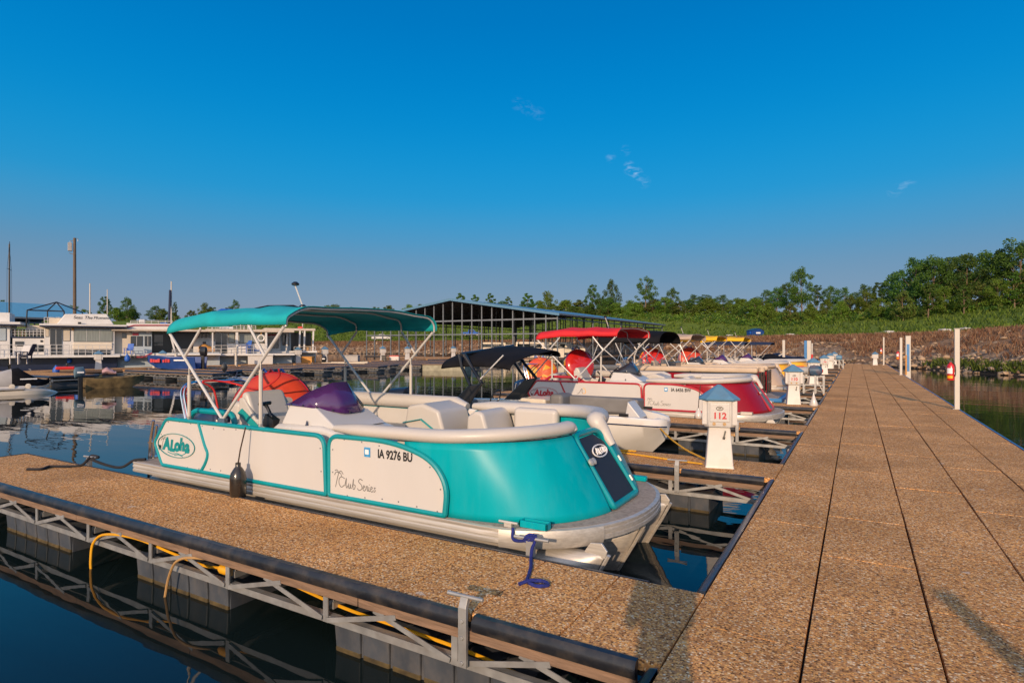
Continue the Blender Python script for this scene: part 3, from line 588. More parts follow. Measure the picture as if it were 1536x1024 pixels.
def make_finger(label, L=9.95, W=1.0, cx=(-1.18,), loc=(0, 0, 0), grp=None):
    t = thing('finger_dock', label, 'dock', loc, 0, grp)
    slab_deck('deck', -L, 0, .0, W, 17, 1, t, gx=.010, seed=4)
    mb = MB(); mb.box(-L+.01, -.0, .012, W-.012, -.09, -.035); mb.build('under_deck', M['seam'], t)
    mb = MB(); ed = [-.12]+[c for c in cx for _ in (0, 1)]+[-L]
    for k in range(0, len(ed)-1, 2): rail_d(mb, ed[k]-(.05 if k else 0), ed[k+1]+(.05 if k+1 < len(ed)-1 else 0), -.0)
    mb.build('rub_rail', M['rub'], t)
    mb = MB()
    rings = [[(x, W+.012, -.11), (x, W+.05, -.105), (x, W+.062, -.07), (x, W+.055, -.03), (x, W+.03, .0), (x, W+.0, .006)] for x in (-.38, -L)]
    mb.loft(rings); rings = [[(-L-.002, y, -.11), (-L-.05, y, -.105), (-L-.06, y, -.06), (-L-.03, y, .0), (-L+.0, y, .006)] for y in (-.03, W+.03)]; mb.loft(rings)
    mb.build('rub_rail', M['rubblue'], t)
    for y0, y1 in ((-.032, .006), (W-.006, W+.032)):
        mb = MB()
        for k in range(5):
            a, b = -.12-k*(L-.12)/5, -.12-(k+1)*(L-.12)/5
            mb.box(b+.004, a-.004, y0, y1, -.158, -.095)
        mb.build('timber_wale', M['timber'], t, bev=.004, seg=1)
    mb = MB(); vx = [-.15-k*1.13 for k in range(9)]+[-L+.05]
    for y in (.0, W-.02):
        mb.box(-L+.02, -.1, y-.012, y-.004, -.345, -.295); mb.box(-L+.02, -.1, y-.004, y+.045, -.305, -.297); mb.box(-L+.02, -.1, y+.010, y+.05, -.175, -.145)
        for x in vx: mb.box(x-.024, x+.024, y-.022, y-.013, -.34, -.14); mb.box(x-.024, x-.018, y-.02, y+.03, -.32, -.14)
        for a, b in zip(vx, vx[1:]):
            m_ = (a+b)/2; mb.bar((a-.03, y-.028, -.315), (m_-.10, y-.028, -.15), .006, .034); mb.bar((b+.03, y-.034, -.315), (m_+.10, y-.034, -.15), .006, .034)
    for x in vx: mb.bar((x, .03, -.24), (x, W-.03, -.24), .05, .05)
    for a, b in zip(vx, vx[1:]): mb.bar((a, .03, -.22), (b, W-.03, -.22), .04, .03)
    mb.build('truss', M['galv'], t)
    floats(t, [(-2.4+.02, -.78), (-5.0, -3.6), (-7.85, -6.28), (-9.75, -8.9)], .02, W-.02)
    for c in cx: cleat(t, c, .0)
    return t
def floatslab(): pass
# main dock
md = thing('main_dock', 'long pebble-surfaced main dock with four dark seams running to the shore', 'dock', (.7, 28, 0))
def child_world(o, root): o.location = Vector(o.location)-root.location; return o
Y0m, Y1m = -5, 60.8
sd_ = slab_deck('deck', MX0, MX1, Y0m, Y1m, 5, 54, None, gx=.013, gy=.004, jit=.003, seed=9, off=.37); sd_.parent = md; child_world(sd_, md)
mb = MB(); mb.box(MX0+.02, MX1-.02, Y0m, Y1m, -.10, -.045); o = mb.build('under_deck', M['seam'], md); child_world(o, md)
FY = [-1.9+4.88*k for k in range(13)]; FY[0] = -3.6; FY[1] = 2.98; FY[2] = 7.86; FY[3] = 12.4; FY[4] = 17.25
mb = MB()
for k in range(len(FY)):
    a = FY[k]+1.0+(.08 if k != 1 else .02); b = (FY[k+1]-.05) if k+1 < len(FY) else Y1m
    pr = [(.0, -.16), (-.05, -.155), (-.075, -.10), (-.07, -.03), (-.04, .005), (-.0, .012)]
    mb.loft([[(MX0+x, y, z) for x, z in pr] for y in (a, b-.02)])
mb.loft([[(MX0+x, y, z) for x, z in pr] for y in (FY[1]-2.4, FY[1]-.06)])
o = mb.build('edge_bumper', M['rubblue'], md); child_world(o, md)
mb = MB(); pr = [(.0, -.10), (.03, -.10), (.045, -.05), (.03, .004), (.0, .008)]
mb.loft([[(MX1+x, y, z) for x, z in pr] for y in (Y0m, Y1m)]); o = mb.build('edge_trim', M['bluepaint'], md); child_world(o, md)
mb = MB()
for x in (MX0+.05, MX1-.05): mb.box(x-.03, x+.03, Y0m, Y1m, -.32, -.26); mb.box(x-.04, x+.04, Y0m, Y1m, -.2, -.11)
for k in range(54): y = Y0m+.6+k*1.2; mb.box(MX0+.02, MX1-.02, y-.03, y+.03, -.26, -.18); mb.bar((MX0+.05, y, -.29), (MX0+.05, y+.9, -.14), .03, .05); mb.bar((MX1-.05, y, -.29), (MX1-.05, y+.9, -.14), .03, .05)
o = mb.build('frame', M['galv'], md); child_world(o, md)
for k in range(15):
    y = Y0m+1+k*4.4; mb = MB()
    for q in range(8): mb.box(MX0+.12, MX1-.12, y+q*.27+.01, y+q*.27+.26, -.64, -.31)
    o = mb.build('float', M['float'], md, bev=.01, seg=1); child_world(o, md)
# finger docks
FL = ['pebbled finger dock in the foreground with yellow cable slung under its near side', 'finger dock carrying the number 112 pedestal', 'finger dock between the white speedboat and the red and white pontoon boat', 'finger dock carrying the number 110 pedestal']
f1 = make_finger(FL[0], loc=(MX0, FY[1], 0), grp='finger docks along the main dock')
for k in range(len(FY)):
    if k == 1: continue
    lab = {2: FL[1], 3: FL[2], 4: FL[3], 0: 'finger dock behind the photographer'}.get(k, 'narrow finger dock far down the row beyond the number 110 pedestal')
    dup(f1, (MX0, FY[k], 0), label=lab)
# ---------------------------------------------------------------- pedestals
def pedestal(num, label, loc, rz=0, parent=None, s=1.0, grp='white dock power pedestals', small=False):
    t = thing('power_pedestal', label, 'power pedestal', loc, rz, grp); t.scale = (s, s, s)
    def ring(w, d, z, c=.22): c *= w; return [(-w+c, -d, z), (w-c, -d, z), (w, -d+c, z), (w, d-c, z), (w-c, d, z), (-w+c, d, z), (-w, d-c, z), (-w, -d+c, z)]
    mb = MB(); mb.loft([ring(.185, .15, 0, .06), ring(.175, .142, .04, .06), ring(.135, .115, .56, .06)], sm=False); mb.build('base_column', M['pvc'], t, bev=.006, seg=2)
    mb = MB(); mb.loft([ring(.19, .16, .55, .3), ring(.205, .17, .59, .3), ring(.205, .17, .90, .3), ring(.185, .15, .92, .3)], sm=False)
    for x in (-.19, .19): mb.box(x-.03, x+.03, -.155, -.10, .58, .9)
    hd = mb.build('meter_head', M['pvc'], t, bev=.006, seg=2)
    mb = MB(); mb.loft([ring(.255, .215, .905, .35), ring(.26, .22, .925, .35), ring(.02, .018, 1.105, .35)], sm=False); mb.build('roof', M['roofblue'], t)
    if not small:
        mb = MB(); mb.box(-.125, .125, -.183, -.165, .62, .87); pl = mb.build('number_plate', M['white'], t, bev=.012, seg=2)
        if num: text(num, .115, M['inkred'], pl, (0, -.187, .70), bold=.004, name='number')
        mb = MB(); P = [(math.cos(q*.5)*.042, -.187, .80+math.sin(q*.5)*.024) for q in range(13)]; mb.tube(P, .004, 5, closed=True); mb.tube([(-.02, -.187, .80), (.02, -.187, .804)], .006, 5); mb.build('emblem', M['ropebrown'], pl)
        mb = MB()
        for x in (-.07, .06): mb.lathe([(.022, 0), (.022, .03)], (x, -.15, .595), 8, ax=(0, -1, 0))
        mb.build('outlet', M['hose'], t)
        mb = MB(); mb.bar((.05, -.135, .40), (.075, -.127, .50), .03, .02); mb.bar((.05, -.14, .39), (.06, -.13, .42), .024, .02); mb.build('handle', M['black'], t)
        mb = MB(); mb.tube([(.12, -.05, .44), (.17, -.05, .44), (.2, -.06, .43)], .014, 6); mb.lathe([(.025, 0), (.025, .015)], (.18, -.05, .44), 8, ax=(1, 0, 0)); mb.build('tap', M['hose'], t)
    return t
pedestal('112', 'nearest white power pedestal with blue roof, red number 112', (-1.60, 8.27, 0), R(14))
p110 = pedestal('110', 'second white power pedestal down the row, red number 110', (-1.52, 18.1, 0), R(14))
pedestal('108', 'third white power pedestal, number 108, behind the blue winch', (-1.58, 28.0, 0), R(14))
pedestal('106', 'fourth white power pedestal, number 106, right of pedestal 108', (-1.58, 37.8, 0), R(14))
for k, y in enumerate((47.4, 57.0)): pedestal('', ('fifth white power pedestal, small beside pedestal 106', 'farthest white power pedestal at the end of the row')[k], (-1.62, y, 0), R(14), small=True)
# ---------------------------------------------------------------- white posts with extinguishers
def post_with(label, x, y, h, w=.11, grp='white square dock posts'):
    t = thing('dock_post', label, 'post', (x, y, 0), 0, grp)
    MB().box(-w/2, w/2, -w/2, w/2, -.3, h).build('shaft', M['post'], t, bev=.012, seg=2)
    MB().box(-w/2-.01, w/2+.01, -w/2-.01, w/2+.01, h, h+.015).build('cap', M['post'], t)
    MB().box(-.09, .05, -.07, .07, -.02, .012).build('foot_bracket', M['galv'], t)
    return t
def extinguisher(label, x, y, z):
    t = thing('fire_extinguisher', label, 'fire extinguisher', (x, y, z), 0, 'red fire extinguishers on posts')
    MB().lathe([(.0, 0), (.075, .0), (.082, .02), (.082, .36), (.06, .41), (.03, .435), (.03, .46)], n=18).build('cylinder', mat('extinguisher_red', (.50, .015, .015), .3, var=.08, coat=.4) if 'ext' not in M else M['ext'], t)
    mb = MB(); mb.box(-.025, .03, -.02, .02, .455, .50); mb.bar((.02, 0, .50), (-.09, 0, .53), .025, .012); mb.bar((.02, 0, .48), (-.08, 0, .47), .025, .01); mb.build('valve', M['black'], t)
    mb = MB(); mb.tube(cat_([(.03, 0, .47), (.09, -.02, .40), (.1, -.03, .2), (.085, -.03, .1)], 4), .012, 6); mb.build('hose', M['black'], t)
    mb = MB(); 
    for a0, z0, z1, mi in ((3.6, .17, .31, 0), (3.7, .05, .12, 1)):
        mb.grid(lambda u, v: (.0835*math.cos(a0+u*1.5), .0835*math.sin(a0+u*1.5), z0+(z1-z0)*v), 6, 1, mi)
    mb.build('label_sheet', [M['inkwhite'], M['yellow']], t)
    MB().box(.075, .13, -.03, .03, .15, .2).build('bracket', M['galv'], t)
M['ext'] = mat('extinguisher_red', (.50, .015, .015), .3, var=.08, coat=.4)
post_with('tall white post at the dock edge holding the nearest red fire extinguisher', 2.22, 18.75, 2.05)
post_with('white post on the dock edge behind the photographer', 2.22, -1.75, 2.05)
extinguisher('nearest red fire extinguisher with white and yellow labels on the tall post', 2.085, 18.72, .74)
post_with('thinner white post of the pair at the middle of the dock edge', 2.13, 39.0, 2.05, .12)
o = post_with('thicker stained post of the pair at the middle of the dock edge', 2.48, 39.4, 2.15, .24)
MB().box(-.13, -.06, -.14, -.122, .0, 1.1).build('rust_streak', M['tarp'], o); MB().box(-.07, .06, -.135, -.121, .2, 1.7).build('steel_channel', M['bluepaint'], o)
extinguisher('red fire extinguisher on the paired posts halfway along the dock', 1.985, 39.0, .85)
post_with('thin white post at the far end of the dock', 1.95, 57.5, 2.3, .1)
extinguisher('small far red fire extinguisher on the post at the end of the dock', 1.77, 57.5, .95)
pedestal('', 'small white pedestal beside the far post on the right dock edge', (1.35, 57.6, 0), 0, small=True)
t = thing('mooring_pile', 'blue and white steel pile rising behind the row of pedestals', 'pile', (-3.3, 50.5, 0)); MB().box(-.16, .02, -.12, .12, -1, 2.0).build('channel', M['bluepaint'], t, bev=.01); MB().box(.03, .3, -.10, .10, -1, 2.0).build('shaft', M['post'], t, bev=.01); MB().box(.33, .42, -.05, .05, -1, 1.8).build('side_post', M['galv'], t); MB().box(.32, .44, -.13, -.06, .5, .95).build('red_marker', M['ext'], t)
t = thing('mooring_pile', 'thin white pile with a slanting brace behind the pedestals', 'pile', (-4.9, 50.5, 0)); MB().box(-.09, .09, -.09, .09, -1, 2.05).build('shaft', M['post'], t, bev=.01); mb = MB(); mb.bar((-.05, 0, 1.0), (-1.6, 0, 0.1), .08, .08); mb.build('brace', M['post'], t)
# winches
def winch(label, loc, s=1, flip=False):
    t = thing('boat_lift_winch', label, 'winch', loc, 0, 'motor winches on steel stands'); t.scale = (s, s, s)
    mb = MB()
    for x in (-.5, -.1, .25, .5):
        for y in (-.18, .18): mb.box(x-.025, x+.025, y-.025, y+.025, 0, .62)
    for z in (.3, .6): mb.box(-.5, .5, -.2, -.16, z-.03, z); mb.box(-.5, .5, .16, .2, z-.03, z)
    mb.bar((-.5, -.18, .05), (-.1, -.18, .6), .03, .03); mb.bar((.25, -.18, .6), (.5, -.18, .05), .03, .03); mb.build('stand', M['galv'], t)
    mb = MB(); mb.lathe([(.0, 0), (.17, 0), (.17, .03), (.13, .04), (.13, .5), (.17, .51), (.17, .54)], (-.5, 0, .77), 16, ax=(1, 0, 0)); mb.build('drum', M['grey'], t)
    mb = MB(); mb.lathe([(.12, 0), (.17, .02), (.17, .30), (.14, .36), (.06, .40)], (.06, 0, .77), 14, ax=(1, 0, 0))
    for k in range(8): an = k*.785; mb.box(.12, .36, -.01+.172*math.cos(an), .01+.172*math.cos(an), .77+.172*math.sin(an)-.01, .77+.172*math.sin(an)+.01)
    mb.build('motor', M['roofblue'] if flip else mat('winch_blue', (.02, .07, .13), .5, var=.3, dirt=(.3, .1, .03), dsc=6, damt=.5), t)
    mb = MB(); mb.lathe([(.05, 0), (.05, .03)], (.45, 0, .77), 10, ax=(1, 0, 0)); mb.box(-.46, -.1, -.03, .03, .90, .93); mb.build('end_cap', M['orange'], t)
    mb = MB(); mb.tube(cat_([(-.2, -.05, .65), (-.25, -.1, .4), (-.1, -.1, .3), (0, -.1, .5)], 5), .02, 6); mb.build('cable', M['black'], t)
winch('grey and blue motor winch on a steel stand beside pedestal 110', (-1.45, 22.5, 0))
winch('distant motor winch on a steel stand near the end of the dock', (-1.3, 47.5, 0), 1.0, True)
t = thing('dock_bottle', 'small white cone-shaped float standing on the dock near the winch', 'bottle', (-1.0, 17.9, 0)); MB().lathe([(.0, 0), (.10, 0), (.11, .04), (.05, .2), (.02, .3), (.012, .36)], n=12).build('body', M['white'], t); MB().lathe([(.022, .36), (.022, .40)], n=8).build('tip', M['grey'], t)
# ---------------------------------------------------------------- ropes, cables
def line(name, label, cat, pts, r, m, k=6, n=7):
    o = MB().tube(cat_(pts, k), r, n).build(name, m); return tag(o, label, cat)
line('power_cable', 'yellow power cable slung in loops under the foreground finger dock', 'cable', [(-1.0, 3.2, -.5), (-1.4, 3.08, -.40), (-2.0, 3.06, -.30), (-2.6, 3.05, -.27), (-3.2, 3.06, -.26), (-3.9, 3.1, -.22), (-4.3, 3.08, -.19), (-4.8, 3.06, -.27), (-5.3, 3.04, -.24), (-5.8, 2.98, -.17), (-6.25, 2.93, -.19), (-6.45, 2.915, -.30), (-6.47, 2.90, -.48), (-6.45, 2.9, -.62)], .0125, M['cable'])
line('hose', 'short tan hose dangling from the foreground finger dock into the water', 'hose', [(-4.3, 3.15, -.2), (-4.75, 2.98, -.165), (-5.0, 2.915, -.20), (-5.12, 2.90, -.35), (-5.2, 2.9, -.6)], .0115, M['hose'])
t = thing('cable_connector', 'yellow plug joint on the cable under the foreground finger dock', 'connector', (-4.55, 3.0, -.215)); MB().lathe([(.03, 0), (.04, .03), (.04, .09), (.03, .13)], n=10, ax=(1, 0, 0)).build('plug', M['cable'], t); MB().lathe([(.035, .13), (.035, .15)], n=10, ax=(1, 0, 0)).build('collar', M['hose'], t)
line('mooring_rope', 'dark blue mooring rope tied over the dock cleat at the teal boat bow', 'rope', [(-2.44, 4.19, .13), (-2.40, 4.13, .06), (-2.28, 4.09, .08), (-2.22, 4.08, .115), (-2.17, 4.06, .10), (-2.16, 4.0, .06), (-2.13, 3.93, .012), (-2.06, 3.80, .012), (-2.00, 3.66, .012), (-1.95, 3.55, .012), (-1.86, 3.51, .012), (-1.80, 3.56, .012), (-1.85, 3.60, .014), (-1.93, 3.55, .02), (-1.98, 3.48, .012)], .013, M['ropeblue'])
mb = MB()
for k in range(3): mb.tube([(-2.215+.05*math.cos(q*.7), 4.075+.035*math.sin(q*.7)*(1 if k % 2 else -1), .115+.02*math.sin(q*.9+k)) for q in range(9)], .012, 6, closed=True)
tag(mb.build('rope_knot', M['ropeblue']), 'dark blue rope knot wound round the cleat by the teal boat bow', 'rope')
t = thing('dock_cleat', 'T-shaped steel dock cleat under the blue rope at the teal bow', 'cleat', (-2.2, 4.06, 0)); mb = MB(); mb.tube([(-.15, 0, .115), (.15, .01, .12)], .013, 8); mb.build('crossbar', M['galv'], t); MB().box(-.03, .03, -.03, .02, -.2, .105).build('upright', M['galv'], t)
t = thing('dock_cleat', 'steel dock cleat wrapped in black rope at the far left corner', 'cleat', (-9.0, 4.02, 0)); mb = MB(); mb.tube([(-.15, 0, .115), (.15, .01, .12)], .013, 8); mb.build('crossbar', M['galv'], t); MB().box(-.03, .03, -.03, .02, -.2, .105).build('upright', M['galv'], t)
line('mooring_rope', 'black mooring rope lying across the left end of the foreground dock', 'rope', [(-9.35, 3.45, .015), (-9.2, 3.55, .015), (-9.3, 3.68, .015), (-9.1, 3.8, .015), (-9.0, 3.92, .02), (-8.98, 4.0, .10), (-9.0, 4.05, .13), (-8.85, 4.06, .12), (-8.9, 4.0, .10), (-8.7, 4.1, .02), (-8.4, 4.13, .02), (-8.2, 4.18, .12), (-8.05, 4.25, .14)], .018, M['ropeblack'])
line('mooring_rope', 'yellow mooring rope from the speedboat bow to pedestal 112', 'rope', [(-3.0, 10.2, .22), (-2.6, 9.5, .14), (-2.2, 8.9, .08), (-1.85, 8.45, .06), (-1.72, 8.3, .05)], .014, M['ropeyel'])
line('mooring_rope', 'loose yellow rope lying along the dock left of pedestal 112', 'rope', [(-3.4, 8.75, .02), (-3.1, 8.62, .03), (-2.9, 8.72, .02), (-3.2, 8.55, .02), (-2.7, 8.42, .02), (-2.2, 8.30, .02), (-1.8, 8.18, .03)], .013, M['ropeyel'])
# photographer, whose shadow lies on the dock
def person():
    t = thing('person', 'photographer in grey shirt and jeans behind the camera', 'person', (.02, -.34, 0), R(30))
    def skin(name, V, E_, rad, m, sub=2):
        me = bpy.data.meshes.new(name); me.from_pydata(V, E_, []); me.materials.append(m); o = bpy.data.objects.new(name, me); COL.objects.link(o); o.parent = t
        s = o.modifiers.new('s', 'SKIN'); s.use_smooth_shade = True
        for i, r in enumerate(rad): me.skin_vertices[0].data[i].radius = (r if isinstance(r, tuple) else (r, r))
        me.skin_vertices[0].data[0].use_root = True; b = o.modifiers.new('d', 'SUBSURF'); b.levels = sub; b.render_levels = sub
    V = [(0, 0, .93), (0, 0, 1.12), (0, 0, 1.32), (0, 0, 1.42), (0, .0, 1.5), (0, .01, 1.58), (0, .0, 1.68), (.16, 0, 1.39), (.17, .10, 1.15), (.09, .22, 1.50), (-.16, 0, 1.39), (-.17, .10, 1.15), (-.09, .22, 1.50), (.10, 0, .86), (.12, .02, .48), (.12, 0, .09), (.13, .14, .04), (-.10, 0, .86), (-.12, .02, .48), (-.12, 0, .09), (-.13, .14, .04)]
    E_ = [(0, 1), (1, 2), (2, 3), (3, 4), (4, 5), (5, 6), (3, 7), (7, 8), (8, 9), (3, 10), (10, 11), (11, 12), (0, 13), (13, 14), (14, 15), (15, 16), (0, 17), (17, 18), (18, 19), (19, 20)]
    skin('body', V, E_, [(.15, .11), (.14, .10), (.16, .11), (.12, .09), .055, .085, .08, .06, .045, .035, .06, .045, .035, .085, .06, .045, .04, .085, .06, .045, .04], M['shirt'])
    MB().lathe([(.02, -.02), (.09, .02), (.098, .08), (.07, .13), (.02, .15)], (0, -.015, 1.62), 14).build('hair', M['hair'], t)
person()
# ================================================================ pontoon boats
BW = 2.7
def deck_outline(inset=0, n=22):
    o = [(.12+inset, .05+inset), (5.3, .05+inset)]
    for k in range(n+1):
        yy = -1+2*k/n; s = math.copysign(abs(math.sin(yy*math.pi/2))**1.0, yy); y = 1.35+s*(1.3-inset)
        o.append((5.55+(1.07-inset)*max(0, 1-abs(s)**2.2)**.5, y))
    o += [(5.3, 2.65-inset), (.12+inset, 2.65-inset)]
    return o
BOT = [(4.70, .085), (5.11, .10), (5.48, .14), (5.84, .24), (6.10, .42), (6.25, .64), (6.33, .85), (6.36, 1.0)]
TOP = [(4.70, .085), (5.10, .10), (5.36, .16), (5.60, .30), (5.78, .48), (5.88, .68), (5.94, .86), (5.965, 1.0)]
def mir(p): return (p[0], BW-p[1])+tuple(p[2:])
def pontoon(label, loc, P, hero=False, grp='pontoon boats moored along the main dock'):
    t = thing('pontoon_boat', label, 'pontoon boat', loc, 0, grp)
    tube_m, gel, pan, cush = P['tube'], P['gel'], P['panel'], P['cush']
    # deck
    prof = [(0, -.02), (.014, -.012), (.014, .018), (.002, .024), (.002, .034), (.014, .04), (.014, .066), (.004, .072), (.004, .082), (.014, .088), (.014, .104), (0, .110)]
    base = [Vector((x, y, 0)) for x, y in deck_outline()]; cen = Vector((3, 1.35, 0)); rings = []
    for off, z in prof: rings.append([p+(p-cen).normalized()*off+Vector((0, 0, z)) for p in base])
    dk = MB().loft(rings).build('deck_edge', M['alu'], t)
    MB().prism([(x, y, .1005) for x, y in deck_outline(.025)], (0, 0, .012)).build('deck', M['carpet'], t)
    MB().box(.5, 5.4, .3, 2.4, -.1, -.02).build('cross_beams', M['alu'], t)
    for yc in (.42, 1.35, 2.28):   # pontoon logs with raked noses
        mb = MB(); rg = []
        for s_ in (0, .02, .04):
            r_ = (.24, .29, .30)[int(s_*50+.5)]; rg.append([(.15+s_, yc+r_*math.cos(a), -.345+r_*math.sin(a)) for a in [2*math.pi*k/20 for k in range(20)]])
        for k2 in range(13):
            s_ = k2/12; w_ = .30*(1-s_**3.4)+.012; o_ = []
            for a in [2*math.pi*k/20 for k in range(20)]:
                z = -.345+.30*math.sin(a)*(1-.12*s_); o_.append((5.45+1.10*s_-.30*s_*(-.045-z)/.6, yc+w_*math.cos(a)*(1-.25*s_*(1-math.sin(a))*.5), z))
            rg.append(o_)
        mb.loft(rg)
        po = mb.build('pontoon', M['alu'], t, ang=70)
        if hero or yc < .5:
            mb = MB(); mb.tube([(6.56, yc, -.08), (6.46, yc, -.27), (6.35, yc, -.46), (6.25, yc, -.64)], .024, 6, flat=.7); mb.build('keel_strip', M['alu'], po)
            mb = MB(); mb.prism([(6.34, yc-.012, -.09), (6.53, yc-.012, -.11), (6.55, yc-.012, -.05), (6.50, yc-.012, .012), (6.40, yc-.012, .0)], (0, .024, 0)); mb.build('tow_eye', M['alu'], po, bev=.004, seg=1)
    # side panels
    def P3(pts, y): return [(x, y, z) for x, z in pts]
    pA = rounded([(.77, .135, 0), (.60, .40, 0), (.86, .715, 0), (3.66, .715, 0), (3.69, .135, 0)], [.03, .05, .07, .13, .02], 6)
    pB = rounded([(3.735, .135, 0), (3.735, .725, 0), (4.55, .735, 0), (5.02, .62, 0), (5.20, .40, 0), (5.17, .135, 0)], [.02, .12, .3, .2, .2, .02], 6)
    pB_tubes = pB; side_parts = []
    for sgn in (0, 1):
        Y = (lambda y: y) if sgn == 0 else (lambda y: BW-y)
        ya, yb = (.055, .08) if sgn == 0 else (BW-.08, BW-.055)
        for pl in (pA, pB):
            so_ = MB().prism([(v.x, ya, v.y) for v in pl], (0, yb-ya, 0)).build('side_panel', pan, t)
            mb = MB(); mb.tube([(v.x, Y(.065), v.y) for v in pl], .026, 8, closed=True)
            if pl is pA: mb.tube(cat_([(1.54, Y(.058), .71), (1.66, Y(.058), .46), (1.72, Y(.058), .36), (1.68, Y(.058), .25), (1.59, Y(.058), .14)], 4), .022, 8)
            mb.build('rail_tube', tube_m, so_)
            if sgn == 0:
                side_parts.append(so_); mb = MB()
                c = Vector((sum(v.x for v in pl)/len(pl), sum(v.y for v in pl)/len(pl)))
                acc = 0
                for a, b in zip(pl, pl[1:]+pl[:1]):
                    L = (b-a).length; s = .24-acc
                    while s < L:
                        q = a+(b-a)*(s/L); q2 = Vector((q.x, q.y)); q2 += (c-q2).normalized()*.055; mb.lathe([(.0085, 0), (.006, .005)], (q2.x, ya, q2.y), 6, ax=(0, -1, 0)); s += .24
                    acc = (acc+L) % .24
                if hero: mb.build('rivets', M['poststeel'], so_)
        # bow fairing
        bt = cat_([(x, Y(y), .112) for x, y in BOT], 5); tp = cat_([(x, Y(y), .745+.03*min(1, max(0, (x-4.7)/.8))) for x, y in TOP], 5)
        def fn(u, v, bt=bt, tp=tp):
            f = u*(len(bt)-1); i = min(int(f), len(bt)-2); q = f-i; a = bt[i].lerp(bt[i+1], q); b = tp[i].lerp(tp[i+1], q); p = a.lerp(b, v)
            n = Vector((p.x-4.6, p.y-1.35, 0)).normalized(); return p+n*.016*math.sin(math.pi*v)*min(1, u*3)
        mb = MB(); mb.grid(fn, 40, 10); bf = mb.build('bow_fairing', gel, t, solid=.02)
        mb = MB(); mb.tube([p+Vector((0, 0, .004)) for p in tp], .010, 6); mb.build('fairing_trim', M['black'], bf)
        if sgn == 1:
            mb = MB(); e0, e1 = bt[-1], tp[-1]; mb.prism([e0, e0+Vector((-.12, .0, 0)), e1+Vector((-.1, 0, 0)), e1], (0, .30 if sgn == 0 else .05, 0)); mb.build('gate_post', gel, t, bev=.01)
        # bolster on the rail
        zc = .80
        path = cat_([(3.78, Y(.11), zc), (4.3, Y(.11), zc+.005), (4.75, Y(.115), zc+.01)]+[(x-.03, Y(y+.02), zc+.012+.035*min(1, max(0, (x-5.0)/.8))) for x, y in TOP[1:]]+([(6.02, Y(1.02), .74), (6.12, Y(1.03), .60)] if sgn else [(5.975, Y(1.03), .80)]), 4)
        m_ = len(path); rr = [.082*min(1, .55+i*.2)*(1 if i < m_-(10 if sgn else 6) else max(.30, 1-(i-m_+(10 if sgn else 6))*.07)) for i in range(m_)]
        if sgn == 1: rr = [r*1.25 for r in rr]
        MB().tube(path, rr, 12, flat=.78).build('bolster', cush, t)
        # inner seating
        sy = (lambda a, b: (a, b)) if sgn == 0 else (lambda a, b: (BW-b, BW-a))
        MB().box(4.35, 5.5, *sy(.34, .92), .112, .36).build('seat_base', P['vin2'], t, bev=.02)
        MB().box(4.32, 5.5, *sy(.30, .96), .36, .48).build('seat_cushion', cush, t, bev=.05, seg=3)
        MB().box(4.5, 5.12, *sy(.16, .30), .46, .84 if sgn else .76).build('seat_back', cush, t, bev=.06, seg=3)
        if sgn == 1 or True:
            hB = .83 if sgn else .75
            mb = MB(); mb.prism([(4.10, sy(.14, .8)[0], .112), (4.42, sy(.14, .8)[0], .112), (4.46, sy(.14, .8)[0], .5), (4.36, sy(.14, .8)[0], hB-.02), (4.24, sy(.14, .8)[0], hB), (4.12, sy(.14, .8)[0], hB-.08)], (0, .66, 0)); mb.build('arm_rest', cush, t, bev=.05, seg=3)
    # port aft lounge and rail bolster
    mb = MB(); mb.tube([(.95, BW-.13, .80), (1.6, BW-.13, .82), (3.5, BW-.13, .82), (3.68, BW-.13, .78)], [.06, .1, .1, .06], 12); mb.build('bolster', cush, t)
    MB().box(1.7, 3.55, 1.85, 2.56, .112, .38).build('seat_base', P['vin2'], t, bev=.02)
    MB().box(1.7, 3.55, 1.83, 2.52, .38, .50).build('seat_cushion', cush, t, bev=.05, seg=3)
    mb = MB(); mb.prism([(3.12, 1.86, .4), (3.75, 1.86, .14), (3.80, 1.86, .55), (3.72, 1.86, .80), (3.45, 1.86, .88), (3.2, 1.86, .84)], (0, .66, 0)); la = mb.build('arm_rest', cush, t, bev=.05, seg=3)
    mb = MB(); mb.tube([(3.16, 1.853, .62), (3.45, 1.853, .68), (3.72, 1.853, .52), (3.8, 1.853, .42)], .03, 6, flat=.3); mb.build('stripe', P['vin2'], la)
    mb = MB(); mb.tube(rounded([(3.86, BW-.07, .12), (3.86, BW-.07, .82), (4.14, BW-.07, .82), (4.14, BW-.07, .12)], .1, 5, False), .025, 8); mb.build('side_gate', tube_m, t)
    # aft lounge
    MB().box(.95, 1.5, .9, 2.5, .112, .40).build('seat_base', P['vin2'], t, bev=.02)
    MB().box(.92, 1.55, .88, 2.5, .40, .52).build('seat_cushion', cush, t, bev=.05, seg=3)
    MB().box(.78, 1.02, .95, 2.5, .45, .86).build('seat_back', cush, t, bev=.07, seg=3)
    MB().box(1.1, 1.62, .25, .78, .112, .62).build('aft_locker', cush, t, bev=.08, seg=3)
    mb = MB(); mb.tube(rounded([(.95, .25, .64), (1.15, .25, .82), (1.9, .25, .82), (1.95, .25, .7)], .08, 4, False), .035, 8); mb.build('grab_rail', tube_m, t)
    # captain chair
    ch = MB().box(1.98, 2.42, .48, .98, .44, .56).build('captain_seat', cush, t, bev=.05, seg=3)
    mb = MB(); mb.prism([(1.78, .46, .50), (2.02, .46, .5), (1.98, .46, .8), (1.86, .46, 1.06), (1.76, .46, 1.06), (1.72, .46, .8)], (0, .56, 0)); mb.build('captain_backrest', cush, t, bev=.06, seg=3)
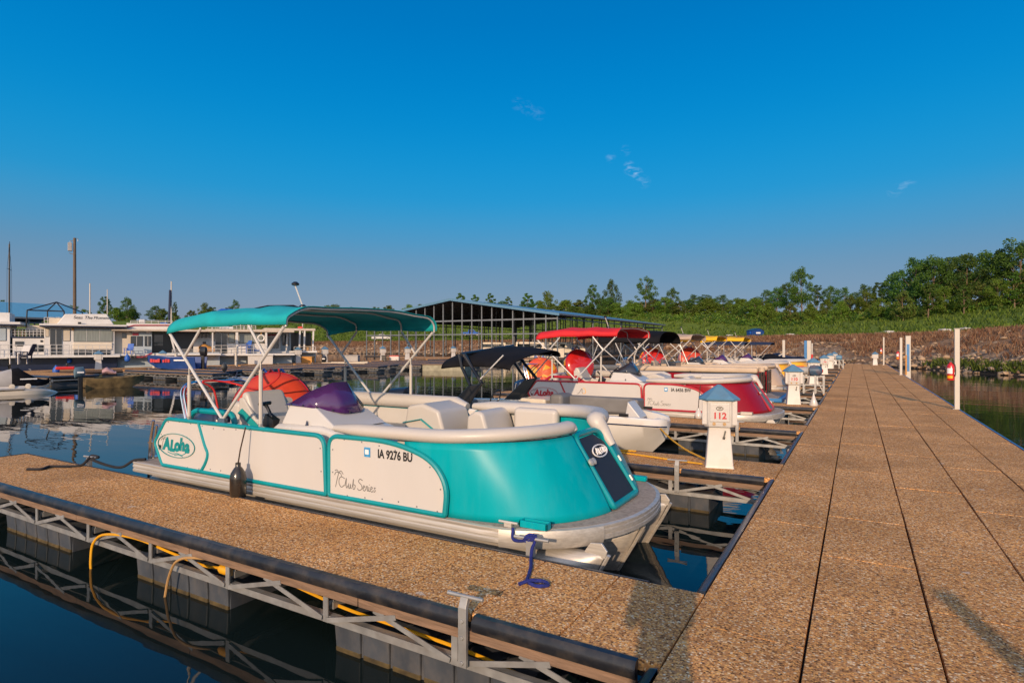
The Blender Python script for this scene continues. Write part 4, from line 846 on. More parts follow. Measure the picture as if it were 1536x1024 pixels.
    for y, y2 in ((.44, .425), (1.0, 1.052)):
        mb = MB(); mb.prism([(1.75, y, .55), (2.35, y, .55), (2.35, y, .68), (2.05, y, .75), (1.82, y, 1.0), (1.74, y, .98)], (0, .05, 0)); cw_ = mb.build('chair_wing', cush, t, bev=.02)
        mb = MB(); mb.prism([(1.74, y2, .80), (1.82, y2, .86), (2.32, y2, .56), (2.28, y2, .5)], (0, .012, 0)); mb.build('chair_stripe', P['vin2'], cw_)
    MB().lathe([(.16, .112), (.16, .13), (.04, .15), (.04, .44)], (2.2, .73, 0), 12).build('chair_pedestal', M['alu'], t)
    # helm console
    mb = MB(); sec = lambda x, y0, y1, z: [(x, y0, .112), (x, y1, .112), (x, y1, z), (x, y0, z)]
    mb.loft([sec(2.62, .22, 1.02, .70), sec(2.78, .18, 1.06, .77), sec(3.45, .18, 1.06, .78), sec(3.85, .22, 1.02, .70), sec(4.18, .30, .95, .62)], sm=False)
    co = mb.build('helm_console', M['white'], t, bev=.05, seg=3)
    mb = MB(); mb.loft([[(2.80, .22, .76), (3.66, .24, .75), (3.66, .98, .75), (2.80, 1.0, .76)], [(2.90, .26, .985), (3.30, .27, .96), (3.42, .93, .90), (2.90, .95, .985)]], sm=False); mb.build('dash_pod', M['white'], co, bev=.02)
    mb = MB(); wb = [(2.84, .24, .975), (3.28, .27, .955), (3.47, .52, .885), (3.47, .80, .885), (3.30, .98, .95), (2.86, 1.0, .975)]; wt = [(2.92, .26, 1.0), (3.12, .33, 1.12), (3.24, .55, 1.215), (3.24, .78, 1.215), (3.12, .93, 1.13), (2.92, .98, 1.0)]
    wb = rounded(wb, .05, 2, False); wt = rounded(wt, .05, 2, False)
    mb.add(wb+wt, [(i, i+1, i+1+len(wb), i+len(wb)) for i in range(len(wb)-1)], 0, True); wsn = mb.build('windshield', P['screen'], co, solid=.008, ang=25)
    mb = MB()
    for q in ((2.95, .245, .985), (3.12, .258, .98), (3.30, .29, .965), (3.40, .42, .93), (3.475, .6, .90)): mb.lathe([(.010, 0), (.007, .008)], (q[0], q[1]-.006, q[2]), 8, ax=(.3, -1, 0))
    mb.build('screws', M['black'], wsn)
    mb = MB(); c0 = Vector((2.78, .64, .94)); ax = Vector((-.75, 0, .65)).normalized(); a, b = frame_of(ax)
    mb.tube([c0+(a*math.cos(q*.35)+b*math.sin(q*.35))*.17 for q in range(18)], .014, 6, closed=True)
    for q in (0, 2.1, 4.2): mb.tube([c0-ax*.04, c0+(a*math.cos(q)+b*math.sin(q))*.17], .011, 6)
    mb.tube([c0-ax*.04, c0-ax*.16], .02, 6); mb.build('steering_wheel', M['black'], co)
    mb = MB(); mb.prism([(2.50, .2, .72), (2.66, .2, .70), (2.70, .2, .80), (2.56, .2, .86)], (0, .09, 0)); mb.tube([(2.62, .245, .82), (2.54, .245, .93), (2.50, .245, .96)], .02, 6); mb.tube([(2.52, .16, .97), (2.46, .34, .97)], .024, 6); mb.build('throttle', M['black'], co)
    mb = MB(); mb.lathe([(.018, 0), (.012, .02), (.004, .05)], (3.22, .22, .775), 8); mb.build('horn', M['navy'], co)
    # bow gate
    g0, g1 = Vector((6.37, 0, .145)), Vector((5.965, 0, .765)); Lg = (g1-g0)
    def gp(y, s): return Vector((g0.x+Lg.x*s, y, g0.z+Lg.z*s))
    nrm = Vector((Lg.z, 0, -Lg.x)).normalized()
    fr = [gp(1.03, 0), gp(1.03, 1), gp(1.67, 1), gp(1.67, 0)]
    gate = MB().prism([gp(1.06, .04)-nrm*.01, gp(1.06, .94)-nrm*.01, gp(1.45, .95)-nrm*.01, gp(1.60, .80)-nrm*.01, gp(1.64, .04)-nrm*.01], nrm*.016).build('bow_gate', P.get('gatemesh', M['grille']), t)
    mb = MB(); mb.tube(rounded(fr, [.03, .12, .2, .03], 5), .032, 8, closed=True); mb.build('gate_frame', tube_m, gate)
    mb = MB()
    for s in (.2, .5, .8): q = gp(1.68, s)+nrm*.03; mb.tube([q-Lg*.04, q+Lg*.04], .014, 6)
    mb.build('hinge', M['alu'], gate)
    mb = MB()
    for y in (1.0, 1.06): q = gp(y, .60)+nrm*.035; mb.lathe([(.035, 0), (.035, .02), (.015, .03)], q, 12, ax=nrm)
    mb.build('latch', M['alu'], gate)
    if hero:
        rx = math.atan2(Lg.z, -Lg.x)
        em = MB(); cc = gp(1.38, .70)+nrm*.014
        uu, vv = Vector((0, 1, 0)), Lg.normalized()
        em.tube([cc+uu*.17*math.cos(q*.35)+vv*.062*math.sin(q*.35) for q in range(18)], .008, 5, closed=True)
        for a0, b0, a1, b1 in ((-.07, -.03, -.045, .035), (-.045, .035, -.03, -.03), (-.066, -.0, -.035, -.0), (-.015, .03, -.012, -.03), (-.012, -.03, .01, -.03), (.065, .03, .062, -.03), (.09, .02, .088, -.03), (.062, 0, .09, 0)): em.tube([cc+uu*a0*1.4+vv*b0, cc+uu*a1*1.4+vv*b1], .008, 5)
        em.tube([cc+uu*(.047+.024*math.cos(q*.7))+vv*.028*math.sin(q*.7) for q in range(9)], .007, 5, closed=True)
        em.build('emblem', M['inkwhite'], gate)
    # deck fittings at the bow
    mb = MB(); mb.box(5.86, 6.12, .17, .19, .113, .17); mb.box(5.86, 6.12, .245, .265, .113, .17); mb.box(5.86, 5.875, .17, .265, .113, .17); mb.box(6.105, 6.12, .17, .265, .113, .17); mb.build('bow_light_base', P['gel'] if hero else M['alu'], t, bev=.004, seg=1)
    mb = MB(); mb.box(6.05, 6.28, 2.28, 2.36, .113, .17); mb.build('bow_light_base', P['gel'] if hero else M['alu'], t, bev=.015)
    mb = MB(); mb.tube([(5.9, .22, .14), (6.0, .21, .155), (6.08, .22, .14)], .008, 5); mb.build('light_wire', M['cable'], t)
    for x, y in ((5.78, .13), (5.9, 2.55)): mb = MB(); mb.tube([(x-.09, y, .15), (x+.09, y, .15)], .011, 6); mb.box(x-.035, x+.035, y-.012, y+.012, .11, .15); mb.build('deck_cleat', M['alu'], t)
    # corner casting
    mb = MB(); pts = [(5.86+.3*math.cos(a), .29+.26*math.sin(a)) for a in [R(-92+16*k) for k in range(7)]]
    pts = [Vector((x, y, 0)) for x, y in deck_outline(0, 60) if x > 5.72 and y < .62]
    dirs = [(p-Vector((5.3, 1.0, 0))).normalized() for p in pts]
    mb.loft([[p+d_*.017+Vector((0, 0, .106)), p+d_*.026+Vector((0, 0, .07)), p+d_*.026+Vector((0, 0, .0)), p+d_*.005+Vector((0, 0, -.045)), p-d_*.05+Vector((0, 0, -.045)), p-d_*.03+Vector((0, 0, .106))] for p, d_ in zip(pts, dirs)]); mb.build('corner_casting', M['alu'], t)
    # bimini
    if P.get('canopy'):
        x0, x1 = .83, 3.06; zs, cr = 1.865, .245
        def cf(u, v):
            an = math.pi*(1-v); y = 1.38+1.30*math.copysign(abs(math.cos(an))**.62, math.cos(an)); h = cr*abs(math.sin(an))**.55
            xx = x0+(x1-x0)*u; e = 2*u-1
            z = zs+h-.09*abs(e)**3*(1 if e < 0 else .25)-.030*abs(math.sin(u*math.pi*3))*(.4+.6*math.sin(an))
            return (xx+.02*math.sin(v*9)*abs(e), y, z-(.01*math.sin(v*23+u*5)))
        cn = MB().grid(cf, 24, 40).build('bimini_canopy', P['canopy'], t, solid=.007, ang=80)
        mb = MB()
        for xx in (x0+.02, x1-.03, 1.50, 2.42):
            u = (xx-x0)/(x1-x0); arc = [Vector((p[0], 1.38+(p[1]-1.38)*.982, p[2]-.018)) for p in [cf(u, v/24) for v in range(25)]]; mb.tube(arc, .013, 6)
        piv = [(1.96, .085, .77), (1.96, BW-.085, .77)]
        for pv, v in zip(piv, (0, 1)):
            inn = Vector((0, .022 if v == 0 else -.022, -.02)); fa, fb = Vector(cf(.02, v))+inn, Vector(cf(.975, v))+inn; pv = Vector(pv)
            mb.tube([pv, fa], .018, 8); mb.tube([pv, fb], .018, 8)
            for xx, base, fr_ in ((1.50, fa, .72), (2.42, fb, .70)):
                q = Vector(cf((xx-x0)/(x1-x0), v))+inn; mb.tube([pv.lerp(base, fr_), q], .016, 8)
        mb.build('bimini_frame', M['alurail'], t)
        for sy_ in (.085, BW-.085):
            for x, f in ((1.30, .6), (2.64, .64)):
                mb = MB(); pv = Vector((1.96, sy_, .77)); e = Vector(cf(.01 if x < 2 else .985, 0 if sy_ < 1 else 1)); q = pv.lerp(e, (x-1.96)/(e.x-1.96))
                mb.tube([(x, sy_, .75), (x, sy_, q.z-.10)], .021, 8); po = mb.build('support_post', M['post'], t)
                mb = MB(); mb.tube([(x, sy_, q.z-.10), (x, sy_, q.z)], .010, 6); mb.lathe([(.026, 0), (.026, .03)], (x, sy_, .74), 8); mb.build('post_fitting', M['galv'], po)
        mb = MB()
        for pv in piv: mb.box(pv[0]-.06, pv[0]+.06, pv[1]-.02, pv[1]+.02, .72, .79)
        mb.build('pivot_bracket', M['steel'], t)
        if P.get('mast', True):
            q = Vector(cf(.8, .38)); mb = MB(); mb.lathe([(.05, 0), (.045, .03), (.02, .05)], q, 10); mb.build('light_base', M['black'], cn)
            mb = MB(); tp = q+Vector((-.07, -.05, .27)); mb.tube([q+Vector((0, 0, .03)), tp], .009, 6); mb.build('light_stalk', M['alurail'], cn)
            mb = MB(); mb.lathe([(.012, 0), (.042, .01), (.045, .03), (.02, .05)], tp, 10); mb.build('anchor_light', M['black'], cn)
    # stern: motor, ladder, tow bar
    mb = MB(); mb.loft([[(x, 1.35+hw*c_, z+hz*s_) for c_, s_ in [(math.cos(k*.524), math.sin(k*.524)) for k in range(12)]] for x, hw, z, hz in ((-.52, .05, .44, .06), (-.48, .17, .45, .15), (-.2, .2, .50, .19), (.1, .19, .49, .18), (.2, .13, .46, .12), (.22, .04, .45, .04))]); cw = mb.build('motor_cowl', P.get('cowl', M['navy']), t, ang=60)
    mb = MB(); mb.prism([(-.3, 1.28, .3), (.02, 1.28, .3), (0, 1.28, -.5), (-.22, 1.28, -.6)], (0, .14, 0)); mb.build('motor_leg', M['black'], cw, bev=.02)
    mb = MB()
    for dx in (0, .075):
        mb.tube(rounded([(.42+dx, .66, .112), (.10+dx, .66, 1.10), (.10+dx, 1.72, 1.10), (.42+dx, 1.72, .112)], .22, 7, False), .019, 8)
    mb.build('tow_bar', M['chrome'], t)
    mb = MB()
    for y in (.30, .52): mb.tube([(-.02, y, -.5), (.05, y, .35), (.12, y, .62)], .02, 7); mb.tube([(.07, y, -.4), (.13, y, .3), (.2, y, .56)], .016, 7)
    for z in (-.3, -.1, .1, .3): mb.box(-.02, .12, .3, .52, z, z+.025)
    mb.build('boarding_ladder', M['steel'], t)
    # writing
    A = side_parts[0]; Bp = side_parts[1]; yt = .053
    if P.get('logo'):
        ink = P['logo']; mb = MB(); cx, cz = 1.08, .40
        mb.tube([(cx+.39*math.cos(q*.2), yt-.002, cz+.145*math.sin(q*.2)+.0) for q in range(31)], .010, 5, closed=True, flat=.4); mb.build('logo_ring', ink, A)
        x = cx-.215
        for ch_, s_, adv, dz in (('A', .20, .125, .0), ('L', .18, .10, -.015), ('o', .20, .105, .0), ('h', .20, .105, .015), ('a', .20, .10, .0)):
            text(ch_, s_, ink, A, (x, yt, cz+dz), shear=.18, bold=.014, name='logo_letter'); x += adv
        strokes([[(-2.2, -1.3), (-1, -1.5), (.2, -1.35), (1.3, -1.5), (2.4, -1.1)], [(-.5, -1.65), (.6, -1.5), (1.6, -1.7)]], ink, A, (cx, yt, cz+.02), .085, 'logo_wave', .005)
        strokes([[(-.2, -1), (.0, 0), (.3, .8)], [(.3, .8), (-.2, .9), (-.5, .5)], [(.3, .8), (.0, 1.2), (-.4, 1.1)], [(.3, .8), (.8, 1.0), (1.1, .6)], [(.3, .8), (.7, 1.3), (1.1, 1.2)]], M['inkgrey'], A, (cx-.30, yt, cz), .07, 'logo_palm', .004)
        mb = MB(); mb.box(.70, .725, .048, .055, .33, .38); mb.box(.735, .75, .048, .055, .34, .38); mb.build('small_decal', M['ink'], A)
        strokes(CLUB, M['inkgrey'], Bp, (3.86, yt, .235), .088, 'script_lettering', .0042)
    if P.get('reg'):
        text(P['reg'], .112, M['ink'], Bp, (4.60, yt, .605), bold=.0035, name='registration', sx=.80)
        mb = MB(); mb.box(4.22, 4.295, .048, .054, .565, .655); st_ = mb.build('sticker', M['sticker'], Bp); MB().box(4.235, 4.28, .045, .05, .59, .635).build('sticker_patch', M['inkwhite'], st_)
    return t
TEAL = dict(tube=M['tealtube'], gel=M['teal'], panel=M['panel'], cush=M['vinyl'], vin2=M['tealvinyl'], screen=M['purple'], canopy=M['tealfab'], logo=M['inkteal'], reg='IA 9276 BU')
pontoon('big teal and cream pontoon boat with teal canopy, moored at the foreground dock', (-8.30, 4.12, 0), TEAL, True)
RED = dict(tube=M['redtrim'], gel=M['redgel'], panel=M['panel'], cush=M['vinyl'], vin2=mat('red_vinyl', (.35, .02, .03), .5), screen=M['smoke'], canopy=M['red'], logo=M['inkred'], reg='IA 6436 BW', gatemesh=M['greyvinyl'])
rb = pontoon('red and cream pontoon boat with bright red canopy, registration IA 6436 BW', (-8.07, 13.55, 0), RED, False)
rp_ = [c for c in rb.children if c.name.startswith('side_panel')][0]
strokes([[(0, 0), (.5, .25), (1.0, 1.0), (1.3, 1.3), (1.3, .5), (1.5, .1)]], M['inkgrey'], rp_, (2.02, .052, .42), .10, 'swoosh_decal', .007); strokes([[(1.5, .15), (2.1, .2), (2.25, .8), (1.9, 1.4), (1.5, 1.35)]], M['yellow'], rp_, (2.02, .052, .42), .10, 'swoosh_decal', .007)
TAN = dict(RED, tube=mat('brown_tube', (.25, .17, .11), .4), gel=M['tan'], cush=M['tanvinyl'], vin2=M['tanvinyl'], canopy=M['tanfab'], screen=M['smoke'], reg=None, logo=None)
YEL = dict(RED, tube=M['yellow'], gel=M['yellow'], vin2=M['yellow'], canopy=M['yelfab'], screen=M['purple'], reg=None, logo=None)
pontoon('tan and beige pontoon boat with a tan canopy, behind the maroon boat', (-8.62, 23.25, 0), TAN)
y1 = pontoon('yellow pontoon boat whose bow sits just behind the tan boat bow', (-8.62, 28.1, 0), YEL)
pontoon('farther yellow pontoon boat with its wide yellow bow left of pedestal 108', (-8.22, 33.0, 0), YEL)
def modern(label, loc):
    t = thing('pontoon_boat', label, 'pontoon boat', loc, 0, 'pontoon boats moored along the main dock')
    gel = M['redgel']
    MB().box(.1, 6.5, .05, 2.6, -.02, .10).build('deck_edge', M['bluepaint'], t, bev=.03); MB().box(.12, 6.4, .08, 2.57, .103, .112).build('deck', M['carpet'], t)
    for yc in (.42, 1.35, 2.25):
        mb = MB(); mb.loft([[(x, yc+r*math.cos(a), zc+r*math.sin(a)) for a in [2*math.pi*k/16 for k in range(16)]] for x, r, zc in ((.1, .3, -.36), (5.6, .3, -.36), (6.1, .22, -.30), (6.4, .05, -.2))]); mb.build('pontoon', M['alu'], t)
    for y in (.08, 2.54):
        p = MB().box(.5, 5.9, y-.015, y+.015, .13, .80).build('side_panel', gel, t)
        mb = MB()
        for z in (.16, .46, .80): mb.box(.48, 5.92, y-.024, y+.024, z-.02, z+.02)
        for x in (.5, 2.2, 3.9, 5.9): mb.box(x-.02, x+.02, y-.022, y+.022, .12, .84)
        mb.build('black_rail', M['black'], p)
        MB().box(.6, 5.85, y-.1+(.08 if y < 1 else -.08), y+.1+(.08 if y < 1 else -.08), .80, .98).build('bolster', M['tanvinyl'], t, bev=.07, seg=3)
    fp = MB().box(5.88, 5.91, .1, .9, .13, .8).build('front_panel', gel, t); mb = MB()
    for y in (.1, .5, .9, 1.7, 2.1, 2.5): mb.box(5.9, 5.94, y-.02, y+.02, .12, .84)
    for z in (.16, .46, .80): mb.box(5.9, 5.93, .1, .9, z-.02, z+.02); mb.box(5.9, 5.93, 1.7, 2.5, z-.02, z+.02)
    mb.build('front_rails', M['black'], fp); MB().box(5.88, 5.91, 1.7, 2.5, .13, .8).build('front_panel', gel, t)
    mb = MB(); mb.tube([(5.95, .12, .86), (5.95, .12, .98)], .09, 10); mb.build('corner_cushion', M['tanvinyl'], t)
    for x, y in ((1.6, .75), (1.7, 1.9), (2.6, .8)):
        c = MB().box(x, x+.5, y-.25, y+.25, .45, .57).build('seat', M['tanvinyl'], t, bev=.05); mb = MB(); mb.prism([(x-.12, y-.25, .55), (x+.1, y-.25, .5), (x+.02, y-.25, 1.12), (x-.1, y-.25, 1.15)], (0, .5, 0)); mb.build('backrest', M['tanvinyl'], c, bev=.06, seg=3); MB().lathe([(.1, .112), (.05, .2), (.05, .46)], (x+.25, y, 0), 8).build('pedestal', M['alu'], c)
    c = MB().box(2.9, 3.5, .2, 1.0, .112, .9).build('helm_console', M['white'], t, bev=.06, seg=3); MB().box(3.1, 3.4, .25, .95, .9, 1.12).build('windshield', M['smoke'], c, bev=.03)
    x0, x1 = .85, 2.95
    def cf(u, v): 
        an = math.pi*(1-v); return (x0+(x1-x0)*u, 1.32+1.3*math.copysign(abs(math.cos(an))**.8, math.cos(an)), 1.72+.42*abs(math.sin(an))**.8-.05*abs(2*u-1)**2)
    MB().grid(cf, 14, 24).build('bimini_canopy', M['blackfab'], t, solid=.008, ang=80)
    for v in (0, 1):
        mb = MB(); pv = Vector((1.9, .09 if v == 0 else 2.54, .82))
        for u in (.01, .99, .3, .7): mb.tube([pv, cf(u, v)], .016, 6)
        for u in (.01, .99): mb.tube([(pv.x+(1.4 if u > .5 else -1.4), pv.y, .82), cf(u, v)], .013, 6)
        mb.build('bimini_frame', M['alurail'], t)
    return t
modern('maroon and black pontoon boat with rounded black canopy and tan seats', (-8.35, 18.5, 0))
# ---------------------------------------------------------------- speedboats
def speedboat(label, loc, hull, canopy=None, tower=False, cover=None, grp='small powerboats moored along the main dock', rz=0, s=1):
    t = thing('speedboat', label, 'speedboat', loc, rz, grp); t.scale = (s, s, s)
    S_ = [(0, 1.12, .36, 1.0, -.35, -.62, .34), (.5, 1.15, .37, 1.02, -.35, -.64, .35), (.55, 1.15, .37, 1.02, -.35, -.64, -.1), (2.5, 1.2, .42, 1.05, -.33, -.65, -.1), (4.0, 1.1, .44, .9, -.25, -.62, -.05), (4.55, .98, .42, .78, -.18, -.58, -.05), (5.0, .82, .40, .6, -.10, -.48, .10), (5.15, .74, .39, .52, -.06, -.42, .18), (5.45, .55, .365, .34, .03, -.28, .20), (5.5, .52, .36, .32, .04, -.25, .32), (5.7, .32, .335, .16, .12, -.05, .31), (5.78, .12, .32, .06, .2, .08, .31)]
    rings = []
    for x, b, g, c, cz, k, f in S_:
        w_ = min(.2, b*.3); rings.append([(x, b, g), (x, b*.985, g-.12), (x, c, cz), (x, 0, k), (x, -c, cz), (x, -b*.985, g-.12), (x, -b, g), (x, -b+.03, g+.025), (x, -b+w_, g+.02), (x, -b+w_+.03, f), (x, b-w_-.03, f), (x, b-w_, g+.02), (x, b-.03, g+.025)])
    hl = MB().loft(rings).build('hull', hull, t, ang=32)
    mb = MB()
    for sg in (1, -1):
        mb.tube([(x, sg*(b*.99+.006), g-.10) for x, b, g, c, cz, k, f in S_], .012, 5); mb.tube([(x, sg*(b*.93+.012), g-.24+.02*i) for i, (x, b, g, c, cz, k, f) in enumerate(S_[:8])], .02, 5)
    mb.build('hull_stripe', M['navy'], hl)
    gv = M['greyvinyl']
    MB().box(3.35, 5.0, .62, .80,   .30, .62).build('bow_backrest', gv, t, bev=.06, seg=3); MB().box(4.9, 5.1, .38, .80, .30, .62).build('bow_backrest', gv, t, bev=.05, seg=3)
    MB().box(3.3, 3.6, .25, .82, .1, .66).build('seat_back', gv, t, bev=.08, seg=3); MB().box(3.35, 4.7, -.8, -.66, .28, .56).build('bow_backrest', gv, t, bev=.05, seg=3)
    MB().box(3.6, 4.9, -.62, .6, -.05, .22).build('bow_seat', M['white'], t, bev=.05, seg=2); MB().box(.75, 1.2, -.9, .9, -.1, .42).build('stern_seat', gv, t, bev=.06, seg=3)
    mb = MB(); mb.prism([(5.0, -.06, .33), (5.3, -.06, .33), (5.05, -.06, .62)], (0, .4, 0)); mb.build('anchor_locker', M['white'], t, bev=.02)
    c = MB().box(2.6, 3.2, -.85, -.25, -.1, .55).build('helm', M['cream'], t, bev=.05, seg=2); MB().box(2.6, 3.2, .3, .9, -.1, .55).build('helm', M['cream'], t, bev=.05, seg=2)
    mb = MB(); mb.tube([(2.55+.06*math.cos(q*.35), -.55+.16*math.sin(q*.35), .62+.14*math.cos(q*.35)) for q in range(18)], .014, 6, closed=True); mb.build('steering_wheel', M['black'], c)
    mb = MB()
    for sg in (1, -1): mb.prism([(1.3, sg*.93, .36), (2.6, sg*.93, .40), (2.3, sg*.93, .22), (1.5, sg*.93, .2)], (0, sg*.012, 0))
    mb.build('coaming_panel', gv, t)
    mb = MB()
    for x, sg in ((5.2, 1), (5.2, -1), (3.2, 1)): mb.box(x-.08, x+.08, sg*.68*(1 if x > 4 else 1.6)-.02, sg*.68*(1 if x > 4 else 1.6)+.02, .42, .47)
    mb.build('deck_cleat', M['black'], t)
    mb = MB(); mb.tube([(3.15, -1.0, .46), (3.2, -.98, .56), (3.3, -.98, .56), (3.35, -1.0, .46)], .012, 6); mb.build('grab_handle', M['chrome'], t)
    mb = MB(); mb.loft([[(x, hw*c_, z+hz*s_) for c_, s_ in [(math.cos(k*.524), math.sin(k*.524)) for k in range(12)]] for x, hw, z, hz in ((-.62, .05, .42, .06), (-.58, .2, .45, .2), (-.1, .21, .48, .22), (.0, .04, .42, .05))]); cw = mb.build('motor_cowl', M['black'], t, ang=60); MB().box(-.4, -.15, -.07, .07, -.7, .3).build('motor_leg', M['black'], cw, bev=.03)
    if tower:
        for sg in (-1, 1):
            y = sg*1.08; mb = MB(); mb.prism([(1.72, y-.03, .38), (2.22, y-.03, .40), (2.62, y-.03, .93), (2.30, y-.03, .88)], (0, .06, 0)); pl = mb.build('tower_plate', M['black'], t, bev=.02)
            mb = MB(); mb.tube([(2.58, y, .92), (2.12, sg*1.0, 1.46)], .034, 8); mb.tube([(2.32, y, .88), (2.08, sg*1.02, 1.22), (2.0, sg*1.0, 1.46)], .03, 8); mb.build('tower_leg', M['black'], pl)
            mb = MB(); mb.tube([(2.52, y, .98), (3.0, sg*1.0, 1.45)], .013, 6); mb.build('tower_strut', M['alurail'], pl)
        mb = MB(); mb.tube([(2.05, -1.0, 1.46), (2.05, 1.0, 1.46+.16)], .035, 8); mb.build('tower_bar', M['black'], t)
    if canopy:
        x0, x1, zs, cr = (1.62, 3.18, 1.38, .20) if tower else (.9, 3.2, 1.62, .16)
        def cf(u, v):
            an = math.pi*(1-v); e = 2*u-1; yy = 1.06*math.copysign(abs(math.cos(an))**.85, math.cos(an)); pin = (1-.10*abs(math.sin(u*math.pi)))
            return (x0+(x1-x0)*u+(.12*e*(1-abs(math.cos(an)))), yy*pin, zs+cr*abs(math.sin(an))**.8+(.10 if tower else 0)*yy-(.10*abs(e)**2 if tower else .05*abs(e)**3)-.05*math.sin(u*math.pi)*abs(math.cos(an))**2)
        MB().grid(cf, 18, 24).build('bimini_canopy', canopy, t, solid=.01, ang=80)
        if not tower:
            for v in (0, 1):
                mb = MB()
                for u in (.02, .98, .5): mb.tube([(2.1, -1.1 if v == 0 else 1.1, .40), cf(u, v)], .015, 6)
                mb.build('bimini_frame', M['alurail'], t)
    if cover:
        def cv(u, v):
            x = .2+5.4*u; b = 1.16*(1 if u < .6 else max(.12, 1-((u-.6)/.4)**2.2)); y = b*(2*v-1); h = .26+.34*math.exp(-((u-.45)/.14)**2)+.12*math.sin(u*9)*.3
            return (x, y, .43+h*(1-abs(2*v-1)**1.8)*(1 if u < .9 else .4))
        MB().grid(cv, 26, 14).build('boat_cover', cover, t, solid=.01, ang=80)
    return t
sb = speedboat('white speedboat with black tower and black canopy, between the teal and red boats', (-8.62, 10.3, 0), M['hullwhite'], M['blackfab'], True)
speedboat('cream open boat under the nearer of the two flat navy canopies', (-9.2, 38.9, 0), M['cream'], M['navyfab'], s=1.05)
speedboat('white boat under the farther and longer flat navy canopy', (-8.3, 43.8, 0), M['white'], M['navyfab'], s=1.05)
speedboat('small white boat beneath a black cover near the row end', (-8.3, 48.9, 0), M['white'], cover=M['blackfab'])
speedboat('white boat with a navy cover, last of the row by the shore', (-8.3, 53.8, 0), M['white'], cover=M['navyfab'])
# ---------------------------------------------------------------- fenders, towables
def fender(label, loc, m, h=.36, top=.74, grp=None, lean=0):
    t = thing('boat_fender', label, 'fender', loc, 0, grp)
    MB().lathe([(.015, -.02), (.05, 0), (.078, .04), (.085, .09), (.085, h-.12), (.075, h-.06), (.045, h-.01), (.028, h+.01), (.028, h+.05), (.015, h+.055)], n=18).build('body', m, t, ang=60)
    mb = MB(); mb.tube([(0, 0, h+.04), (.01, .02, (h+top)/2), (.03, .07, top-loc[2])], .008, 6); mb.build('lanyard', M['ropebrown'], t)
    return t
fender('black boat fender hanging on the side of the teal boat', (-5.79, 4.02, -.05), M['fender'])
fender('small white fender on the side of the red and white pontoon boat', (-3.05, 13.48, -.02), M['white'], .2)
def towable(label, loc, axis, r, cols, hide=None):
    t = thing('inflatable_tube', label, 'towable tube', loc, 0, 'inflatable towing tubes')
    ax = Vector(axis).normalized(); a, b = frame_of(ax)
    mb = MB(); n = 36; prof = [(.02, .21), (.25, .235), (.5, .23), (.68, .17), (.77, .06), (.78, -.02), (.74, -.12), (.5, -.2), (.02, -.21)]; rings = []
    for pr_, pz in prof:
        rings.append([ax*(pz*r+(.004*math.cos(k*2*math.pi/n*9) if .2 < pr_ < .75 and pz > 0 else 0))+(a*math.cos(2*math.pi*k/n)+b*math.sin(2*math.pi*k/n))*(pr_*r) for k in range(n)])
    mb.loft(rings); mb.build('bladder', cols[0], t, ang=70)
    mb = MB(); mb.tube([ax*(.10*r)+(a*math.cos(q*.175)+b*math.sin(q*.175))*(.735*r) for q in range(36)], .022*r, 6, closed=True); mb.build('seam', cols[1], t)
    mb = MB(); m2 = 28; vs = []
    for k in range(m2):
        an = 2*math.pi*k/m2; c = (a*math.cos(an)+b*math.sin(an)); vs += [ax*(.055*r)+c*(.785*r), ax*(-.10*r)+c*(.775*r)]
    for k in range(m2): mb.f.append([2*k, 2*k+1, (2*k+3) % (2*m2), (2*k+2) % (2*m2)]); mb.m.append((k//2) % 2); mb.s.append(True)
    mb.v = [tuple(v) for v in vs]
    mb.build('printed_band', [cols[2], M['black']], t)
    mb = MB(); up = (Vector((0, 0, 1))-ax*ax.z).normalized(); sd2 = ax.cross(up)
    for q, mi in ((-.18, 0), (.02, 1), (.16, 0)): mb.tube([up*(.76*r)+sd2*(q*r), up*(.86*r)+sd2*((q+.07)*r), up*(.77*r)+sd2*((q+.14)*r)], .03*r, 6, mi)
    mb.build('handle', [M['blue'], M['redtrim']], t)
    return t
towable('big orange-red inflatable tube standing on the stern of the teal boat', (-7.58, 5.85, .68), (.62, -.62, .42), .75, (M['orange'], M['redtrim'], M['yellow']))
tb = towable('bright red inflatable tube on the stern deck of the red and white boat', (-6.75, 15.3, 1.08), (.75, -.55, .25), .58, (M['ext'], M['redtrim'], M['yellow']))
towable('orange, yellow and blue printed tube hung behind the red and white boat stern', (-7.9, 15.2, .80), (.55, -.8, .2), .62, (M['print'], M['orange'], M['yellow']))
towable('red and yellow tube under the tan canopy', (-7.6, 25.0, .95), (.5, -.8, .2), .75, (M['ext'], M['yellow'], M['yellow']))
towable('orange tube under the nearer yellow canopy', (-7.2, 30.0, .95), (.5, -.8, .2), .75, (M['orange'], M['redtrim'], M['blue']))
line('tow_rope', 'red tow rope looped over the chrome bar at the teal boat stern', 'rope', [(-7.95, 5.2, .72), (-7.98, 5.15, 1.0), (-8.0, 5.0, 1.12), (-7.9, 5.3, 1.10), (-7.5, 5.5, 1.0), (-7.2, 5.5, 1.08), (-7.0, 5.5, 1.20), (-6.95, 5.45, 1.30)], .013, M['ropered'])
